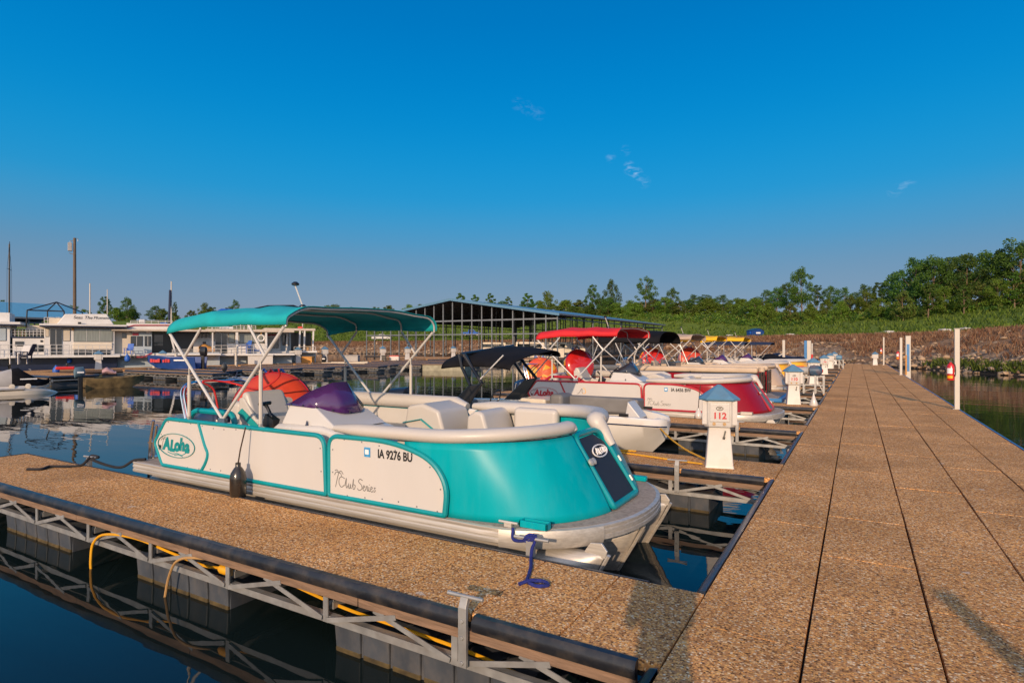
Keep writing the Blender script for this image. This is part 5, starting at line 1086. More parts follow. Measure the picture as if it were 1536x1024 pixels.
# ================================================================ the marina across the water
class PL:    # a vertical facade plane: photograph columns/rows -> local metres on it
    def __init__(s, px, d, rz): s.o = Vector(at(px, d)); s.rz = R(rz); s.ex = Vector((math.cos(s.rz), math.sin(s.rz)))
    def x(s, px):
        a = (px-768)/884; D = Vector((CA*a-SA, CA+SA*a)); n = Vector((-s.ex.y, s.ex.x)); d = s.o.dot(n)/D.dot(n); return (D*d-s.o).dot(s.ex), d
    def z(s, px, py): return 1.63+(518-py)*s.x(px)[1]/884
    def box(s, mb, px0, py0, px1, py1, y0, y1, mi=0):
        pm = (px0+px1)/2; return mb.box(s.x(px0)[0], s.x(px1)[0], y0, y1, s.z(pm, py1), s.z(pm, py0), mi)
    def pt(s, px, py, y=0): return (s.x(px)[0], y, s.z(px, py))
    def root(s, name, label, cat, grp=None): return thing(name, label, cat, (s.o.x, s.o.y, 0), s.rz, grp)
hw = mat('houseboat_white', (.64, .625, .60), .45, var=.05, scale=1, dirt=(.45, .40, .33), dsc=1.5, damt=.3); hcr = mat('houseboat_cream', (.55, .48, .38), .5, var=.06, dirt=(.45, .36, .27), dsc=1.5, damt=.3); hblue = mat('houseboat_pale_blue', (.36, .42, .46), .5, var=.06); redst = mat('red_stripe', (.30, .03, .05), .5); roofw = mat('roof_edge_tan', (.50, .43, .35), .6)
def part(pl, t, name, m, rects, bev=.02):
    mb = MB()
    for r_ in rects: pl.box(mb, *r_)
    return mb.build(name, m, t, bev=bev, seg=1)
def window(pl, t, px0, py0, px1, py1, y=-.02, pane=None, name='window', mull=0):
    f = part(pl, t, name, M['black'] if name != 'door' else M['alurail'], [(px0, py0, px1, py1, y-.02, y+.04)], .01); w_ = (px1-px0)
    e = min(.6, w_*.06); part(pl, f, 'pane', pane or M['glass'], [(px0+e, py0+.6, px1-e, py1-.6, y-.032, y-.02)], 0)
    if mull:
        mb = MB()
        for k in range(1, mull+1): q = px0+w_*k/(mull+1); pl.box(mb, q-.3, py0+.5, q+.3, py1-.5, y-.045, y-.03)
        mb.build('mullion', M['alurail'], f)
    return f
def rail(pl, t, px0, px1, py0, py1, y, n, bars=3, m=None):
    mb = MB()
    for k in range(n+1): q = px0+(px1-px0)*k/n; p = Vector(pl.pt(q, py1, y)); mb.tube([p, Vector(pl.pt(q, py0, y))], .022, 5)
    for k in range(bars): f = k/max(1, bars); py = py0+(py1-py0)*f; mb.tube([pl.pt(px0, py, y), pl.pt(px1, py, y)], .02, 5)
    return mb.build('railing', m or M['alurail'], t)
HBG = 'houseboats along the far dock'
# --- houseboat at the left edge
pl = PL(0, 41, 65); t = pl.root('houseboat', 'white houseboat cut off by the left edge of the picture', 'houseboat', HBG)
part(pl, t, 'hull', M['navy'], [(-90, 536, 12, 566, .2, 4.2)]); part(pl, t, 'cabin', hw, [(-90, 487, 15, 540, 0, 4)]); part(pl, t, 'roof', hw, [(-95, 482, 32, 486, -.5, 4.3)]); part(pl, t, 'roof_edge', M['navy'], [(-95, 485.5, 31, 487.5, -.52, 4.2)])
part(pl, t, 'upper_cabin', hw, [(-90, 467, 13, 482, .6, 3.5)]); window(pl, t, -12, 491, 9.5, 511, pane=hblue); rail(pl, t, -80, 50, 517, 536, -.8, 11); part(pl, t, 'deck', hw, [(-90, 535, 52, 538, -1, 4)])
# --- Seas The ... houseboat
pl = PL(100, 43, 65); t = pl.root('houseboat', 'white houseboat with lettering on its white roof cover and a big front window', 'houseboat', HBG)
part(pl, t, 'hull', M['navy'], [(16, 535, 176, 566, .1, 4.3)]); part(pl, t, 'deck', hw, [(12, 532.5, 180, 536, -.95, 4.3)])
part(pl, t, 'cabin', hw, [(66.5, 490, 172, 533, 0, 4)]); part(pl, t, 'aft_house', hw, [(18, 506, 66, 533, .25, 4)]); part(pl, t, 'aft_stripe', M['navy'], [(17, 504.6, 66.3, 507, .2, 4.05)])
part(pl, t, 'roof', hw, [(60, 486.5, 190, 489.2, -.6, 4.4)]); part(pl, t, 'roof_edge', M['navy'], [(60, 489.2, 190, 491, -.58, 4.35)])
tp_ = [pl.pt(x, y, 0) for x, y in ((84, 486.5), (97, 470.5), (160, 470.5), (171, 486.5))]
mb = MB(); mb.loft([[Vector(p)+Vector((0, .35, 0)) for p in tp_], [Vector(p)+Vector((0, 3.4, 0)) for p in tp_]], sm=False); cvr = mb.build('roof_cover', hw, t, bev=.05, seg=2)
x0 = pl.x(126)[0]; text('Seas The', .32, M['ink'], cvr, (pl.x(124)[0], .33, pl.z(126, 476)), shear=.25, name='lettering'); text('Moment', .29, M['ink'], cvr, (pl.x(152)[0], .33, pl.z(151, 476.5)), shear=.25, name='lettering')
f = window(pl, t, 110.5, 492.5, 169.5, 512.5, pane=M['curtain'], mull=2); window(pl, t, 74.5, 492.5, 93.5, 532, name='door', mull=1); window(pl, t, 94.5, 492, 105.5, 511.5, pane=hcr); window(pl, t, 68, 492, 73.5, 505, pane=hcr)
window(pl, t, 49, 517.5, 69, 527.5, y=.22); window(pl, t, 22, 512, 35, 519, y=.22); window(pl, t, 111, 526, 165, 532, y=-.06); part(pl, t, 'vent', M['black'], [(60, 510, 64, 513, .2, .27), (117, 483, 122, 486.5, -.2, .2)]); part(pl, t, 'porch_lamp', M['tarp'], [(107.5, 491.5, 111, 495, -.2, 0)])
part(pl, t, 'front_cushion', M['cream'], [(110, 513.5, 168, 524, -.12, 0)]); part(pl, t, 'bench', hcr, [(36, 487, 67, 499, 1.2, 2.4), (37, 499, 66, 504, 1.5, 1.7)]); part(pl, t, 'locker', hcr, [(71, 475.5, 92, 486.5, 1.5, 3)])
rail(pl, t, 16, 66, 493, 505, .3, 9); rail(pl, t, 40, 105, 517, 533, -.85, 7); rail(pl, t, 108, 170, 517.5, 533, -.85, 6); rail(pl, t, 62, 90, 474, 487, 2.5, 5)
part(pl, t, 'wood_slats', M['timber'], [(17+k*4.2, 493, 19.6+k*4.2, 504.5, .5, .55) for k in range(5)], 0)
mb = MB()
for a, b in (((38.5, 464, 1), (37, 490, 1)), ((67, 463, 2.6), (67, 486, 2.6)), ((95, 466, 1), (95, 486, 1)), ((38.5, 464, 1), (82, 450.5, 2)), ((95, 466, 1), (82, 450.5, 2)), ((67, 463, 2.6), (82, 450.5, 2)), ((38.5, 464, 1), (95, 466, 1)), ((67, 463, 2.6), (38.5, 464, 1)), ((67, 463, 2.6), (95, 466, 1)), ((82, 450.5, 2), (122, 466, 3)), ((122, 466, 3), (122, 486, 3))): mb.tube([pl.pt(*a), pl.pt(*b)], .045, 5)
mb.build('awning_frame', M['black'], t)
# --- third houseboat with red stripe
pl = PL(215, 46, 62); t = pl.root('houseboat', 'cream houseboat with shade-blue side, pale blue hull and dark red stripe round its roof deck', 'houseboat', HBG)
part(pl, t, 'hull', hblue, [(168, 529, 330, 566, .1, 4)]); part(pl, t, 'cabin', hcr, [(171, 496, 198, 531, 0, 4)]); part(pl, t, 'side_cabin', hblue, [(198, 496, 228, 531, -.08, 4)]); part(pl, t, 'porch_back', M['black'], [(228, 498, 262, 530, 1.6, 4), (262, 498, 318, 530, 2.2, 4)])  # pale blue of the side wall is shade put into the colour
part(pl, t, 'bulwark', hw, [(190, 485, 256, 494, -.3, 3.8)]); mb = MB()
for a, b in (((172, 491), (190, 491)), ((190, 491), (201, 488)), ((201, 488), (256, 488)), ((256, 488), (262, 492)), ((262, 497), (318, 497))): p, q = Vector(pl.pt(*a, -.33)), Vector(pl.pt(*b, -.33)); mb.bar(p, q, .06, .09)
mb.build('stripe', redst, t); part(pl, t, 'roof', roofw, [(168, 494, 322, 497, -.7, 4.2)])
window(pl, t, 183, 499, 189.5, 507); window(pl, t, 196, 504, 214, 519, y=-.1, mull=1); window(pl, t, 217, 504, 226.5, 519, y=-.1, mull=1); window(pl, t, 231, 501, 246, 519, y=1.58); part(pl, t, 'banner', redst, [(198.5, 499, 208, 503, -.12, -.09)]); part(pl, t, 'banner', hw, [(198.5, 496.5, 208, 499, -.12, -.09), (219, 496.5, 226, 500, -.12, -.09)])
mb = MB(); mb.bar(pl.pt(254, 497, -.5), pl.pt(262, 528, -.5), .12, .12); mb.bar(pl.pt(318, 497, -.5), pl.pt(318, 528, -.5), .1, .1); mb.build('porch_post', hw, t); rail(pl, t, 196, 220, 526, 536, -.7, 4); rail(pl, t, 258, 330, 524, 533, -.7, 6); rail(pl, t, 196, 258, 481, 485, -.3, 6, 2); part(pl, t, 'roof_hatch', hw, [(208, 478, 218, 484, 1, 2)], .08); part(pl, t, 'folded_tarp', M['blue'], [(172, 487, 196, 490, .2, .8), (240, 483, 252, 486, 1, 1.6)], .05); part(pl, t, 'deck', hw, [(168, 530, 330, 533, -.9, 4)])
mb = MB(); mb.bar(pl.pt(205, 535, -.92), pl.pt(216, 535, -.92), .05, .1); mb.bar(pl.pt(216, 535, -.92), pl.pt(228, 529, -.92), .05, .1); mb.build('hull_swoosh', redst, t)
# --- cruiser with tarp bundle
pl = PL(308, 50, 60); t = pl.root('cabin_cruiser', 'white cruiser stern with blue upholstery beside the tan bundle', 'cabin cruiser', None)
part(pl, t, 'hull', hw, [(290, 512, 323, 560, 0, 3)]); part(pl, t, 'cockpit_back', M['blue'], [(296, 500, 314, 507, .6, 1.2)], .05); part(pl, t, 'superstructure', hw, [(292, 506, 320, 514, .2, 3), (314, 500, 318, 514, .4, 2.5)]); rail(pl, t, 294, 318, 501, 509, .1, 4); part(pl, t, 'port_light', M['black'], [(304, 512.5, 309, 515, -.03, .05)]); part(pl, t, 'stripe', redst, [(290, 531, 328, 533, -.04, .05)])
def bundle(label, pl, px0, py0, px1, py1, m, name, cat):
    mb = MB(); r = random.Random(4); c0, c1 = Vector(pl.pt(px0, py1, -.6)), Vector(pl.pt(px1, py0, .1)); rings = []
    for k in range(9):
        u = k/8; x = c0.x+(c1.x-c0.x)*u; h = (c1.z-c0.z)*(.55+.45*math.sin(math.pi*min(1, u+.15)))*r.uniform(.85, 1.05); rings.append([(x, c0.y+.35+.35*math.cos(a), c0.z+h*.5+h*.5*math.sin(a)*r.uniform(.85, 1.1)) for a in [2*math.pi*q/12 for q in range(12)]])
    mb.loft(rings); o = mb.build(name, m, None, (pl.o.x, pl.o.y, 0), pl.rz); return tag(o, label, cat)
bundle('tan tarp bundle heaped on deck behind the teal boat frame', pl, 298, 515, 322, 528.5, M['tarp'], 'tarp_bundle', 'tarp')
# --- long cabin houseboat behind the teal boat
pl = PL(375, 52, 58); t = pl.root('houseboat', 'pale houseboat with sliding door and wide curtained window, seen through the teal boat frame', 'houseboat', HBG)
part(pl, t, 'hull', hblue, [(312, 531, 438, 566, .1, 4)]); part(pl, t, 'cabin', hcr, [(318, 498, 398, 515, 0, 4)]); part(pl, t, 'lower_cabin', hw, [(318, 515, 398, 533, -.03, 4)]); part(pl, t, 'roof', roofw, [(308, 494, 440, 498, -.7, 4.3)]); part(pl, t, 'deck', hw, [(312, 530, 440, 533, -1, 4)])
window(pl, t, 323, 499, 341, 530, name='door', mull=1, y=-.06); window(pl, t, 343, 499, 352, 514, pane=M['curtain']); window(pl, t, 358, 499.5, 396, 514.5, pane=M['curtain'], mull=1); part(pl, t, 'post', hw, [(353, 498, 357, 532, -.6, -.4), (397, 498, 400, 532, -.6, -.4)]); rail(pl, t, 322, 398, 518, 532, -.9, 8); rail(pl, t, 312, 340, 486, 494, 1, 5, 2); rail(pl, t, 350, 385, 488, 494, 1, 6, 2); part(pl, t, 'roof_dinghy', hw, [(330, 489, 352, 493.5, 1.2, 2.2)], .1); part(pl, t, 'deck_seat', hw, [(354, 519, 371, 531, -.8, -.3)], .08)
t2 = thing('life_ring', 'white life ring hanging at the corner of the pale houseboat', 'life ring', (pl.o.x, pl.o.y, 0), pl.rz); p = Vector(pl.pt(391, 507, -.5)); mb = MB(); mb.tube([p+Vector((.26*math.cos(q*.4), 0, .26*math.sin(q*.4))) for q in range(16)], .07, 8, closed=True); mb.build('ring', hw, t2); MB().box(p.x-.03, p.x+.03, -.45, -.42, p.z+.25, p.z+.6).build('strap', M['yellow'], t2)
# --- last houseboat, dark porch
pl = PL(440, 56, 56); t = pl.root('houseboat', 'white houseboat with a red-striped front and dark open porch, rightmost of the row', 'houseboat', HBG)
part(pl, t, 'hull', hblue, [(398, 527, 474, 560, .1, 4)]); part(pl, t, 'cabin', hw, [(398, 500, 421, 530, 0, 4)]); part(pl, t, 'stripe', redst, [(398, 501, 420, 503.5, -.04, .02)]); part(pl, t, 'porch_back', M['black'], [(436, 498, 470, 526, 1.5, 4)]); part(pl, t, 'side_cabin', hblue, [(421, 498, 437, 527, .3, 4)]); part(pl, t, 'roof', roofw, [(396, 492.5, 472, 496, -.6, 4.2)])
window(pl, t, 403, 507, 418, 522); window(pl, t, 424, 502, 434, 518, y=.27); mb = MB()
for q in (430, 449, 456, 469): mb.bar(pl.pt(q, 496, -.5), pl.pt(q-1, 527, -.5), .14, .14)
mb.build('porch_post', hw, t); part(pl, t, 'roof_box', M['orange'], [(449, 489, 456, 492.5, 1, 1.6)], .04); part(pl, t, 'firewood_boxes', M['tarp'], [(458, 518, 470, 527, .2, 1)], .04); part(pl, t, 'deck', hw, [(398, 526, 474, 529, -.8, 4)]); rail(pl, t, 440, 472, 520, 527, -.7, 4, 2)
# canopies behind
pl = PL(340, 70, 50); t = pl.root('canopy', 'blue peaked canopy roof rising behind the teal boat cover', 'canopy'); mb = MB(); a, b, c, e = pl.pt(318, 469, 0), pl.pt(328, 461.5, 1.5), pl.pt(362, 466, 3), pl.pt(350, 461, 1.5)
mb.loft([[pl.pt(318, 470, 0), pl.pt(362, 468, 0), pl.pt(362, 466, 4), pl.pt(318, 468, 4)], [pl.pt(329, 461.5, 1.8), pl.pt(345, 462, 1.8), pl.pt(345, 462, 2.2), pl.pt(329, 461.5, 2.2)]], sm=False); mb.build('fabric', M['blue'], t); mb = MB()
for q, y in ((319, 0), (361, 0), (319, 4), (361, 4)): mb.tube([pl.pt(q, 469, y), pl.pt(q, 545, y)], .05, 6)
mb.build('leg', M['alurail'], t); MB().box(pl.x(318)[0], pl.x(362)[0], -.2, 4.2, .0, .2).build('platform', M['timber'], t)
pl = PL(412, 68, 50); t = pl.root('boat_canopy', 'low black canopy roof behind the top of the teal boat cover', 'canopy'); mb = MB(); mb.loft([[pl.pt(370, 464, 0), pl.pt(456, 463, 0), pl.pt(456, 462, 5), pl.pt(370, 463, 5)], [pl.pt(400, 456, 2), pl.pt(440, 455.5, 2), pl.pt(440, 455.5, 3), pl.pt(400, 456, 3)]], sm=False); mb.build('fabric', M['blackfab'], t); mb = MB()
for q, y in ((372, 0), (454, 0), (372, 5), (454, 5)): mb.tube([pl.pt(q, 464, y), pl.pt(q, 545, y)], .06, 6)
mb.build('leg', M['alurail'], t); MB().box(pl.x(370)[0], pl.x(456)[0], -.2, 5.2, .0, .2).build('platform', M['timber'], t)
# --- second dock with fingers
D2 = -44.0
d2 = thing('main_dock', 'long dock across the water in front of the houseboats', 'dock', (D2-1.2, 38, 0)); MB().box(-1.2, 1.2, -32, 34, -.06, 0).build('deck', M['deck'], d2); mb = MB(); mb.box(-1.22, -1.2, -32, 34, -.18, -.01); mb.box(1.2, 1.23, -32, 34, -.18, -.01); mb.build('timber_wale', M['timber'], d2); mb = MB(); mb.box(-1.15, 1.15, -32, 34, -.32, -.26); mb.build('frame', M['galv'], d2)
for k in range(16): MB().box(-1.05, 1.05, -31.5+k*4.1, -28.9+k*4.1, -.64, -.31).build('float', M['float'], d2, bev=.03, seg=1)
G5 = 'finger docks of the dock across the water'
for k, (y, dx) in enumerate(((15.9, -2.9), (20.9, 1.6), (25.6, 0), (30.2, .5), (34.9, 1.4), (40.2, 1.4), (45, .6), (50, .6), (55, 0), (60, 0), (23.3, -.6), (28, -.4), (32.6, -.2), (37.6, .2), (42.6, 0), (47.5, 0))):
    o = dup(f1, (D2+dx, y+1, 0), R(180), scale=((1, 2.2, 1) if k == 0 else None), label=('short finger dock at far left behind the covered watercraft' if k == 0 else 'finger dock across the water pointing towards the teal boat'), group=G5)
# platforms
t = thing('floating_platform', 'pale old floating platform at the end of the far finger docks', 'platform', (*at(676, 52), 0), R(20)); MB().box(-2.2, 1.6, -1.2, 1.2, -.8, -.05).build('hull', mat('weathered_float', (.30, .28, .20), .8, var=.2, dirt=(.14, .12, .07), dsc=1, damt=.5), t, bev=.04); MB().box(-2.25, 1.65, -1.25, 1.25, -.05, .02).build('deck', M['timber'], t, bev=.01)
def onX(px, X): a = (px-768)/884; d = X/(CA*a-SA); return (X, CA*d+SA*a*d)
for k, (px, s, lab) in enumerate(((148, 1.15, 'white pedestal among the railings right of the big-window houseboat'), (244, 1.15, 'white pedestal before the dark porch of the red-striped houseboat'), (447, 1.35, 'white pedestal before the rightmost houseboat of the row'), (487, 1.4, 'white far pedestal left of the wooden dock clutter, first under the teal canopy edge'), (574, 1.4, 'white far pedestal seen between the teal boat frame legs'), (611, 1.4, 'white far pedestal just left of the slanting right frame leg of the teal boat'), (680, 1.4, 'white far pedestal peeping over the black speedboat canopy'))):
    x, y = onX(px, D2-.9); pedestal('', lab, (x, y, 0), R(60), s=s, grp='white pedestals on the dock across the water', small=True)
for px, lab in ((231, 'white mooring post by the bow of the small blue boat'), (264, 'white mooring post in front of the small blue boat'), (354, 'white mooring post left of the white dock box')):
    x, y = onX(px, D2-.05); t = thing('mooring_post', lab, 'post', (x, y, 0), 0, 'white posts on the dock across the water'); MB().lathe([(.1, -.3), (.1, 1.0), (.11, 1.0), (.11, 1.04), (.02, 1.06)], n=10).build('shaft', M['post'], t); MB().lathe([(.13, .35), (.13, .42)], n=10).build('collar', M['galv'], t)
x, y = onX(391, D2-.8); t = thing('dock_box', 'white dock storage box with a lid on the far dock', 'box', (x, y, 0), R(52)); MB().box(-1.0, 1.0, -.45, .45, 0, .72).build('body', M['white'], t, bev=.04); MB().box(-1.05, 1.05, -.5, .5, .72, .86).build('lid', M['white'], t, bev=.05)
def chair(label, px, X, z, m, rz, cat='chair', sc_=1):
    x, y = onX(px, X); t = thing('deck_chair', label, cat, (x, y, z), rz, 'chairs on the houseboat decks'); t.scale = (sc_,)*3
    MB().box(-.28, .28, -.26, .26, .36, .42).build('seat', m, t, bev=.02); mb = MB(); mb.prism([(-.28, .24, .38), (.28, .24, .38), (.26, .48, 1.02), (-.26, .48, 1.02)], (0, .04, 0)); mb.build('backrest', m, t, bev=.02)
    for a in (-1, 1):
        MB().box(a*.30-.04, a*.30+.04, -.3, .3, .56, .60).build('armrest', m, t, bev=.01)
        for b in (-1, 1): MB().box(a*.27-.025, a*.27+.025, b*.25-.025, b*.25+.025, 0, .57).build('leg', m, t)
chair('blue deck chair on the red-striped houseboat, under its wide window', 193, -47.2, .95, M['blue'], R(40), sc_=.8); chair('blue deck chair on the pale houseboat, left of the pair', 368, -46.0, .95, M['blue'], R(20), sc_=1.1); chair('blue deck chair on the pale houseboat, right of the pair', 384, -46.0, .75, M['blue'], R(70), sc_=1.1)
chair('white lawn chair at the left end of the big-window houseboat', 28, -44.2, .5, M['white'], R(20), sc_=1.1); chair('dark folding chair beside the white lawn chair', 36, -44.0, .6, M['navyfab'], R(-40), sc_=1.1)
for lab, px, X, sz, m, nm, ct in (('red and white cool box on the far dock between two pedestals', 592, D2+.6, (.5, .3, .45), M['white'], 'cool_box', 'cool box'), ('black bucket on the far dock below the pedestal seen through the teal frame', 576, D2+.5, (.22, .22, .5), M['black'], 'bucket', 'bucket'), ('grey dock box on the far dock under the white far pedestal row', 528, D2-.2, (.7, .4, .55), M['grey'], 'dock_box', 'box'), ('tan crate on the far dock at the right end of the houseboat row', 462, D2-.6, (.5, .4, .5), M['tarp'], 'crate', 'crate')):
    x, y = onX(px, X); t = thing(nm, lab, ct, (x, y, 0), R(30)); MB().box(-sz[0], sz[0], -sz[1], sz[1], 0, sz[2]).build('body', m, t, bev=.04); MB().box(-sz[0]-.03, sz[0]+.03, -sz[1]-.03, sz[1]+.03, sz[2], sz[2]+.1).build('lid', M['ext'] if nm == 'cool_box' else m, t, bev=.03)
# small fenders, dark blue
for px, py, d, s, lab in ((74, 537, 43, 1, 'blue bulb fender below the sliding door of the big-window houseboat'), (104, 538, 43, 1.1, 'blue bulb fender below the corner of the big-window houseboat'), (191, 536, 44, 1.3, 'blue bulb fender pair below the blue deck chair'), (84, 553, 36, 1.2, 'blue fender at the left of the little green boat'), (117, 557, 33, 1.1, 'blue fender at the right end of the little green boat')):
    x, y, z = at(px, d, py); t = thing('bulb_fender', lab, 'fender', (x, y, z-.3), R(40), 'blue bulb fenders'); s *= .62; t.scale = (s, s, s); MB().lathe([(.02, -.05), (.2, .05), (.25, .25), (.2, .45), (.08, .62), (.06, .7)], n=12).build('bulb', M['blue'], t); MB().lathe([(.03, .7), (.03, .78)], n=8).build('eye', M['black'], t)
# small boats across the water
def skiff(name, label, px, d, rz, L, hull, cat='boat', lett=None, motor=None, beam=1.4, free=.45):
    x, y = at(px, d); t = thing(name, label, cat, (x, y, WZ), rz); rings = []
    for u in (0, .2, .5, .75, .9, 1.0):
        b = beam/2*(1 if u < .55 else 1-((u-.55)/.45)**2*.88); g = free+.22*max(0, u-.4)**1.5; k = -.12+(.4*max(0, u-.7)/.3); X = -L/2+L*u
        rings.append([(X, b, g), (X, b*.8, min(k+.05, g-.05)), (X, -b*.8, min(k+.05, g-.05)), (X, -b, g), (X, -b+.06, g), (X, -b*.72, k+.12 if u < .95 else g-.02), (X, b*.72, k+.12 if u < .95 else g-.02), (X, b-.06, g)])
    h = MB().loft(rings, sm=False).build('hull', hull, t, bev=.01, seg=1)
    for u in (.25, .6): MB().box(-L/2+L*u-.15, -L/2+L*u+.15, -beam*.36, beam*.36, .22, .30).build('thwart', M['grey'], t)
    if motor:
        mb = MB(); mb.loft([[(-L/2-.1+dx, w_*c_, zz+hz*s_) for c_, s_ in [(math.cos(k*.785), math.sin(k*.785)) for k in range(8)]] for dx, w_, zz, hz in ((-.3, .05, free+.3, .1), (-.25, .17, free+.3, .28), (.1, .17, free+.32, .28), (.18, .05, free+.3, .1))]); mo = mb.build('outboard_motor', motor, t, ang=60); MB().box(-L/2-.22, -L/2-.02, -.06, .06, -.4, free+.1).build('motor_leg', M['black'], mo, bev=.02)
        mb = MB(); mb.box(-L/2-.28, -L/2+.0, -.182, -.176, free+.28, free+.36); mb.build('motor_label', M['inkwhite'], mo)
    if lett:   # weathered red lettering, too worn to read, and a pale name stripe
        mb = MB(); y0 = beam/2*.99
        for k, w_ in enumerate((.16, .13, .18, .15, 0, .14, .1, .15)): X = L*.30-k*.17; mb.box(X-w_/2, X+w_/2, y0-.06, y0+.02, free*.52, free*.84-.02*(k % 3)) if w_ else None
        mb.build('lettering', M['inkred'], h); MB().box(-L*.38, -L*.12, y0-.06, y0+.02, free*.66, free*.78).build('stripe', M['inkwhite'], h)
    return t
b1 = skiff('small_motorboat', 'small dark blue motorboat with red lettering beside the white mooring posts', 262, 41.5, R(206), 3.7, M['bluedk'], 'motorboat', 'FREEDOM', M['black'], 1.5, .6)
b1.location.z += .62; b1.scale = (1.05, 1.05, 1.25)
b2 = skiff('jon_boat', 'camouflage-brown flat boat with a grey outboard motor, moored at the left docks', 172, 31, R(75), 2.7, M['camo'], 'flat boat', None, mat('motor_grey_blue', (.10, .16, .20), .4), 1.5, .5)
bundle('pinkish bag heaped in the camouflage-brown flat boat', PL(165, 30.5, 65), 153, 550, 174, 562, mat('pink_canvas', (.42, .25, .25), .8), 'bag', 'bag')
b3 = skiff('rowing_boat', 'little olive green boat with a red cushion at the left docks', 103, 35, R(250), 3.2, mat('olive_paint', (.07, .075, .04), .6), 'boat', None, None, 1.2, .42)
x, y, z = at(98, 34.5, 552); t = thing('boat_cushion', 'red cushion lying on the little olive green boat', 'cushion', (x, y, z), R(65)); MB().box(-.45, .45, -.2, .2, -.08, .1).build('pad', M['ext'], t, bev=.06, seg=3); MB().box(.02, .14, -.1, .1, .1, .28).build('strap_roll', M['black'], t, bev=.03)
# covered jet ski on its float
x, y = at(20, 26.5); t = thing('jet_ski', 'covered personal watercraft with black and grey cover at the far left', 'jet ski', (x, y, -.38), R(75)); t.scale = (.8, .8, .85); rings = []
for X, w_, zb, zt in ((-1.5, .3, .2, .5), (-1.2, .52, .08, .72), (-.6, .56, .05, .98), (-.1, .54, .05, 1.12), (.2, .52, .05, 1.18), (.5, .5, .06, .95), (1.0, .42, .12, .62), (1.45, .2, .25, .48), (1.6, .04, .34, .42)): rings.append([(X, w_, zb+.25), (X, w_*.75, zt-.12), (X, w_*.3, zt), (X, -w_*.3, zt), (X, -w_*.75, zt-.12), (X, -w_, zb+.25), (X, -w_*.7, zb), (X, w_*.7, zb)])
cv = MB().loft(rings[3:]).build('black_cover', M['blackfab'], t, ang=60); MB().loft(rings[:4]).build('grey_cover', M['grey'], t, ang=60); MB().loft([[(p[0], p[1]*1.03, p[2]*.35+.02) for p in r_] for r_ in rings]).build('hull', M['white'], t)
mb = MB(); mb.box(.25, 1.0, -.50, -.49, .56, .62); mb.build('cover_lettering', M['inkwhite'], cv); mb = MB(); mb.lathe([(.05, 0), (.13, .02), (.13, .05), (.06, .06)], (.6, -.50, .22), 12, ax=(0, -1, 0)); mb.lathe([(.05, 0), (.13, .02), (.13, .05), (.06, .06)], (-.1, -.54, .22), 12, ax=(0, -1, 0)); mb.build('roller', M['cream'], t)
t = thing('watercraft_float', 'pale plastic drive-on float under the covered watercraft', 'float', (x, y, WZ), R(75)); t.scale = (.8, .9, .8); rings = []
for X, w_, h in ((-1.8, 1.0, .3), (.2, 1.0, .34), (.9, .9, .32), (1.5, .6, .22), (1.9, .25, .08), (2.0, .1, .0)): rings.append([(X, w_, -.15), (X, w_, h*.6), (X, w_*.6, h), (X, .15, h*.55), (X, -.15, h*.55), (X, -w_*.6, h), (X, -w_, h*.6), (X, -w_, -.15)])
MB().loft(rings).build('body', M['cream'], t, ang=50); MB().box(-1.2, .4, -.98, -.6, .28, .36).build('tread', M['grey'], t, bev=.02)
x, y = at(352, 37); t = thing('floating_pad', 'grey ribbed floating pad behind the chrome bar of the teal boat', 'floating pad', (x, y, WZ), R(60)); MB().box(-2.2, 2.2, -1.0, 1.0, -.1, .16).build('pad', M['grey'], t, bev=.06); mb = MB()
for k in range(9): mb.box(-2.1+k*.5, -1.9+k*.5, -.95, .95, .16, .2)
mb.build('tread', M['grey'], t, bev=.02)
skiff('covered_boat', 'low boat under a dark blue cover among the far finger docks, behind the teal boat', 333, 39, R(150), 4.0, M['navy'], 'boat', None, M['black'], 1.6, .5)
skiff('open_boat', 'pale open boat among the far finger docks near the platform', 520, 55, R(20), 4.2, M['cream'], 'boat', None, M['black'], 1.6, .6)
# masts and pole
def sailmast(label, px, d, top, m, r=.07, spread=None, boom=None, base=492):
    x, y, zt = at(px, d, top); t = thing('sailboat', label, 'sailboat', (x, y, 0), R(60), 'sailboat masts behind the houseboats'); rg = []
    for u, b in ((0, .8), (.4, 1.2), (.8, .7), (1, .05)): X = -3+6.5*u; rg.append([(X, b, .7+.2*u), (X, b*.7, -.5), (X, 0, -.9+.7*max(0, u-.6)), (X, -b*.7, -.5), (X, -b, .7+.2*u)])
    MB().loft(rg).build('hull', hw, t); MB().box(-1.6, 1.0, -.7, .7, .7, 1.15).build('cabin', hw, t, bev=.1)
    mb = MB(); mb.tube([(0, 0, .9), (0, 0, zt)], [r*1.1, r*.8], 8); ms = mb.build('mast', m, t)
    if spread:
        mb = MB(); zz = 1.63+(518-spread)*d/884; mb.tube([(-.0, -.9, zz), (0, .9, zz)], .025, 5); mb.tube([(0, -.9, zz), (0, 0, zt-.2)], .012, 4); mb.tube([(0, .9, zz), (0, 0, zt-.2)], .012, 4); mb.tube([(0, -.9, zz), (0, -1.1, 1)], .012, 4); mb.tube([(0, .9, zz), (0, 1.1, 1)], .012, 4); mb.lathe([(.03, 0), (.03, .25)], (0, .1, zt), 6); mb.build('rigging', M['black'], t)
    mb = MB(); mb.tube([(0, 0, 1.6), (-2.6, 0, 1.7)], .06, 6)
    mb.build('boom', M['navyfab'], t)
    if boom: mb = MB(); mb.tube([(-.1, 0, zt-.9), (-.25, -1.1, 1.8)], .11, 8); mb.build('furled_sail', M['navyfab'], t)
    return t
sailmast('sailboat with a tall black mast and cross spreader at the far left', 14, 58, 366, M['black'], .08, 404)
sailmast('sailboat with a plain pale mast just right of the utility pole', 135, 60, 425, M['post'], .07)
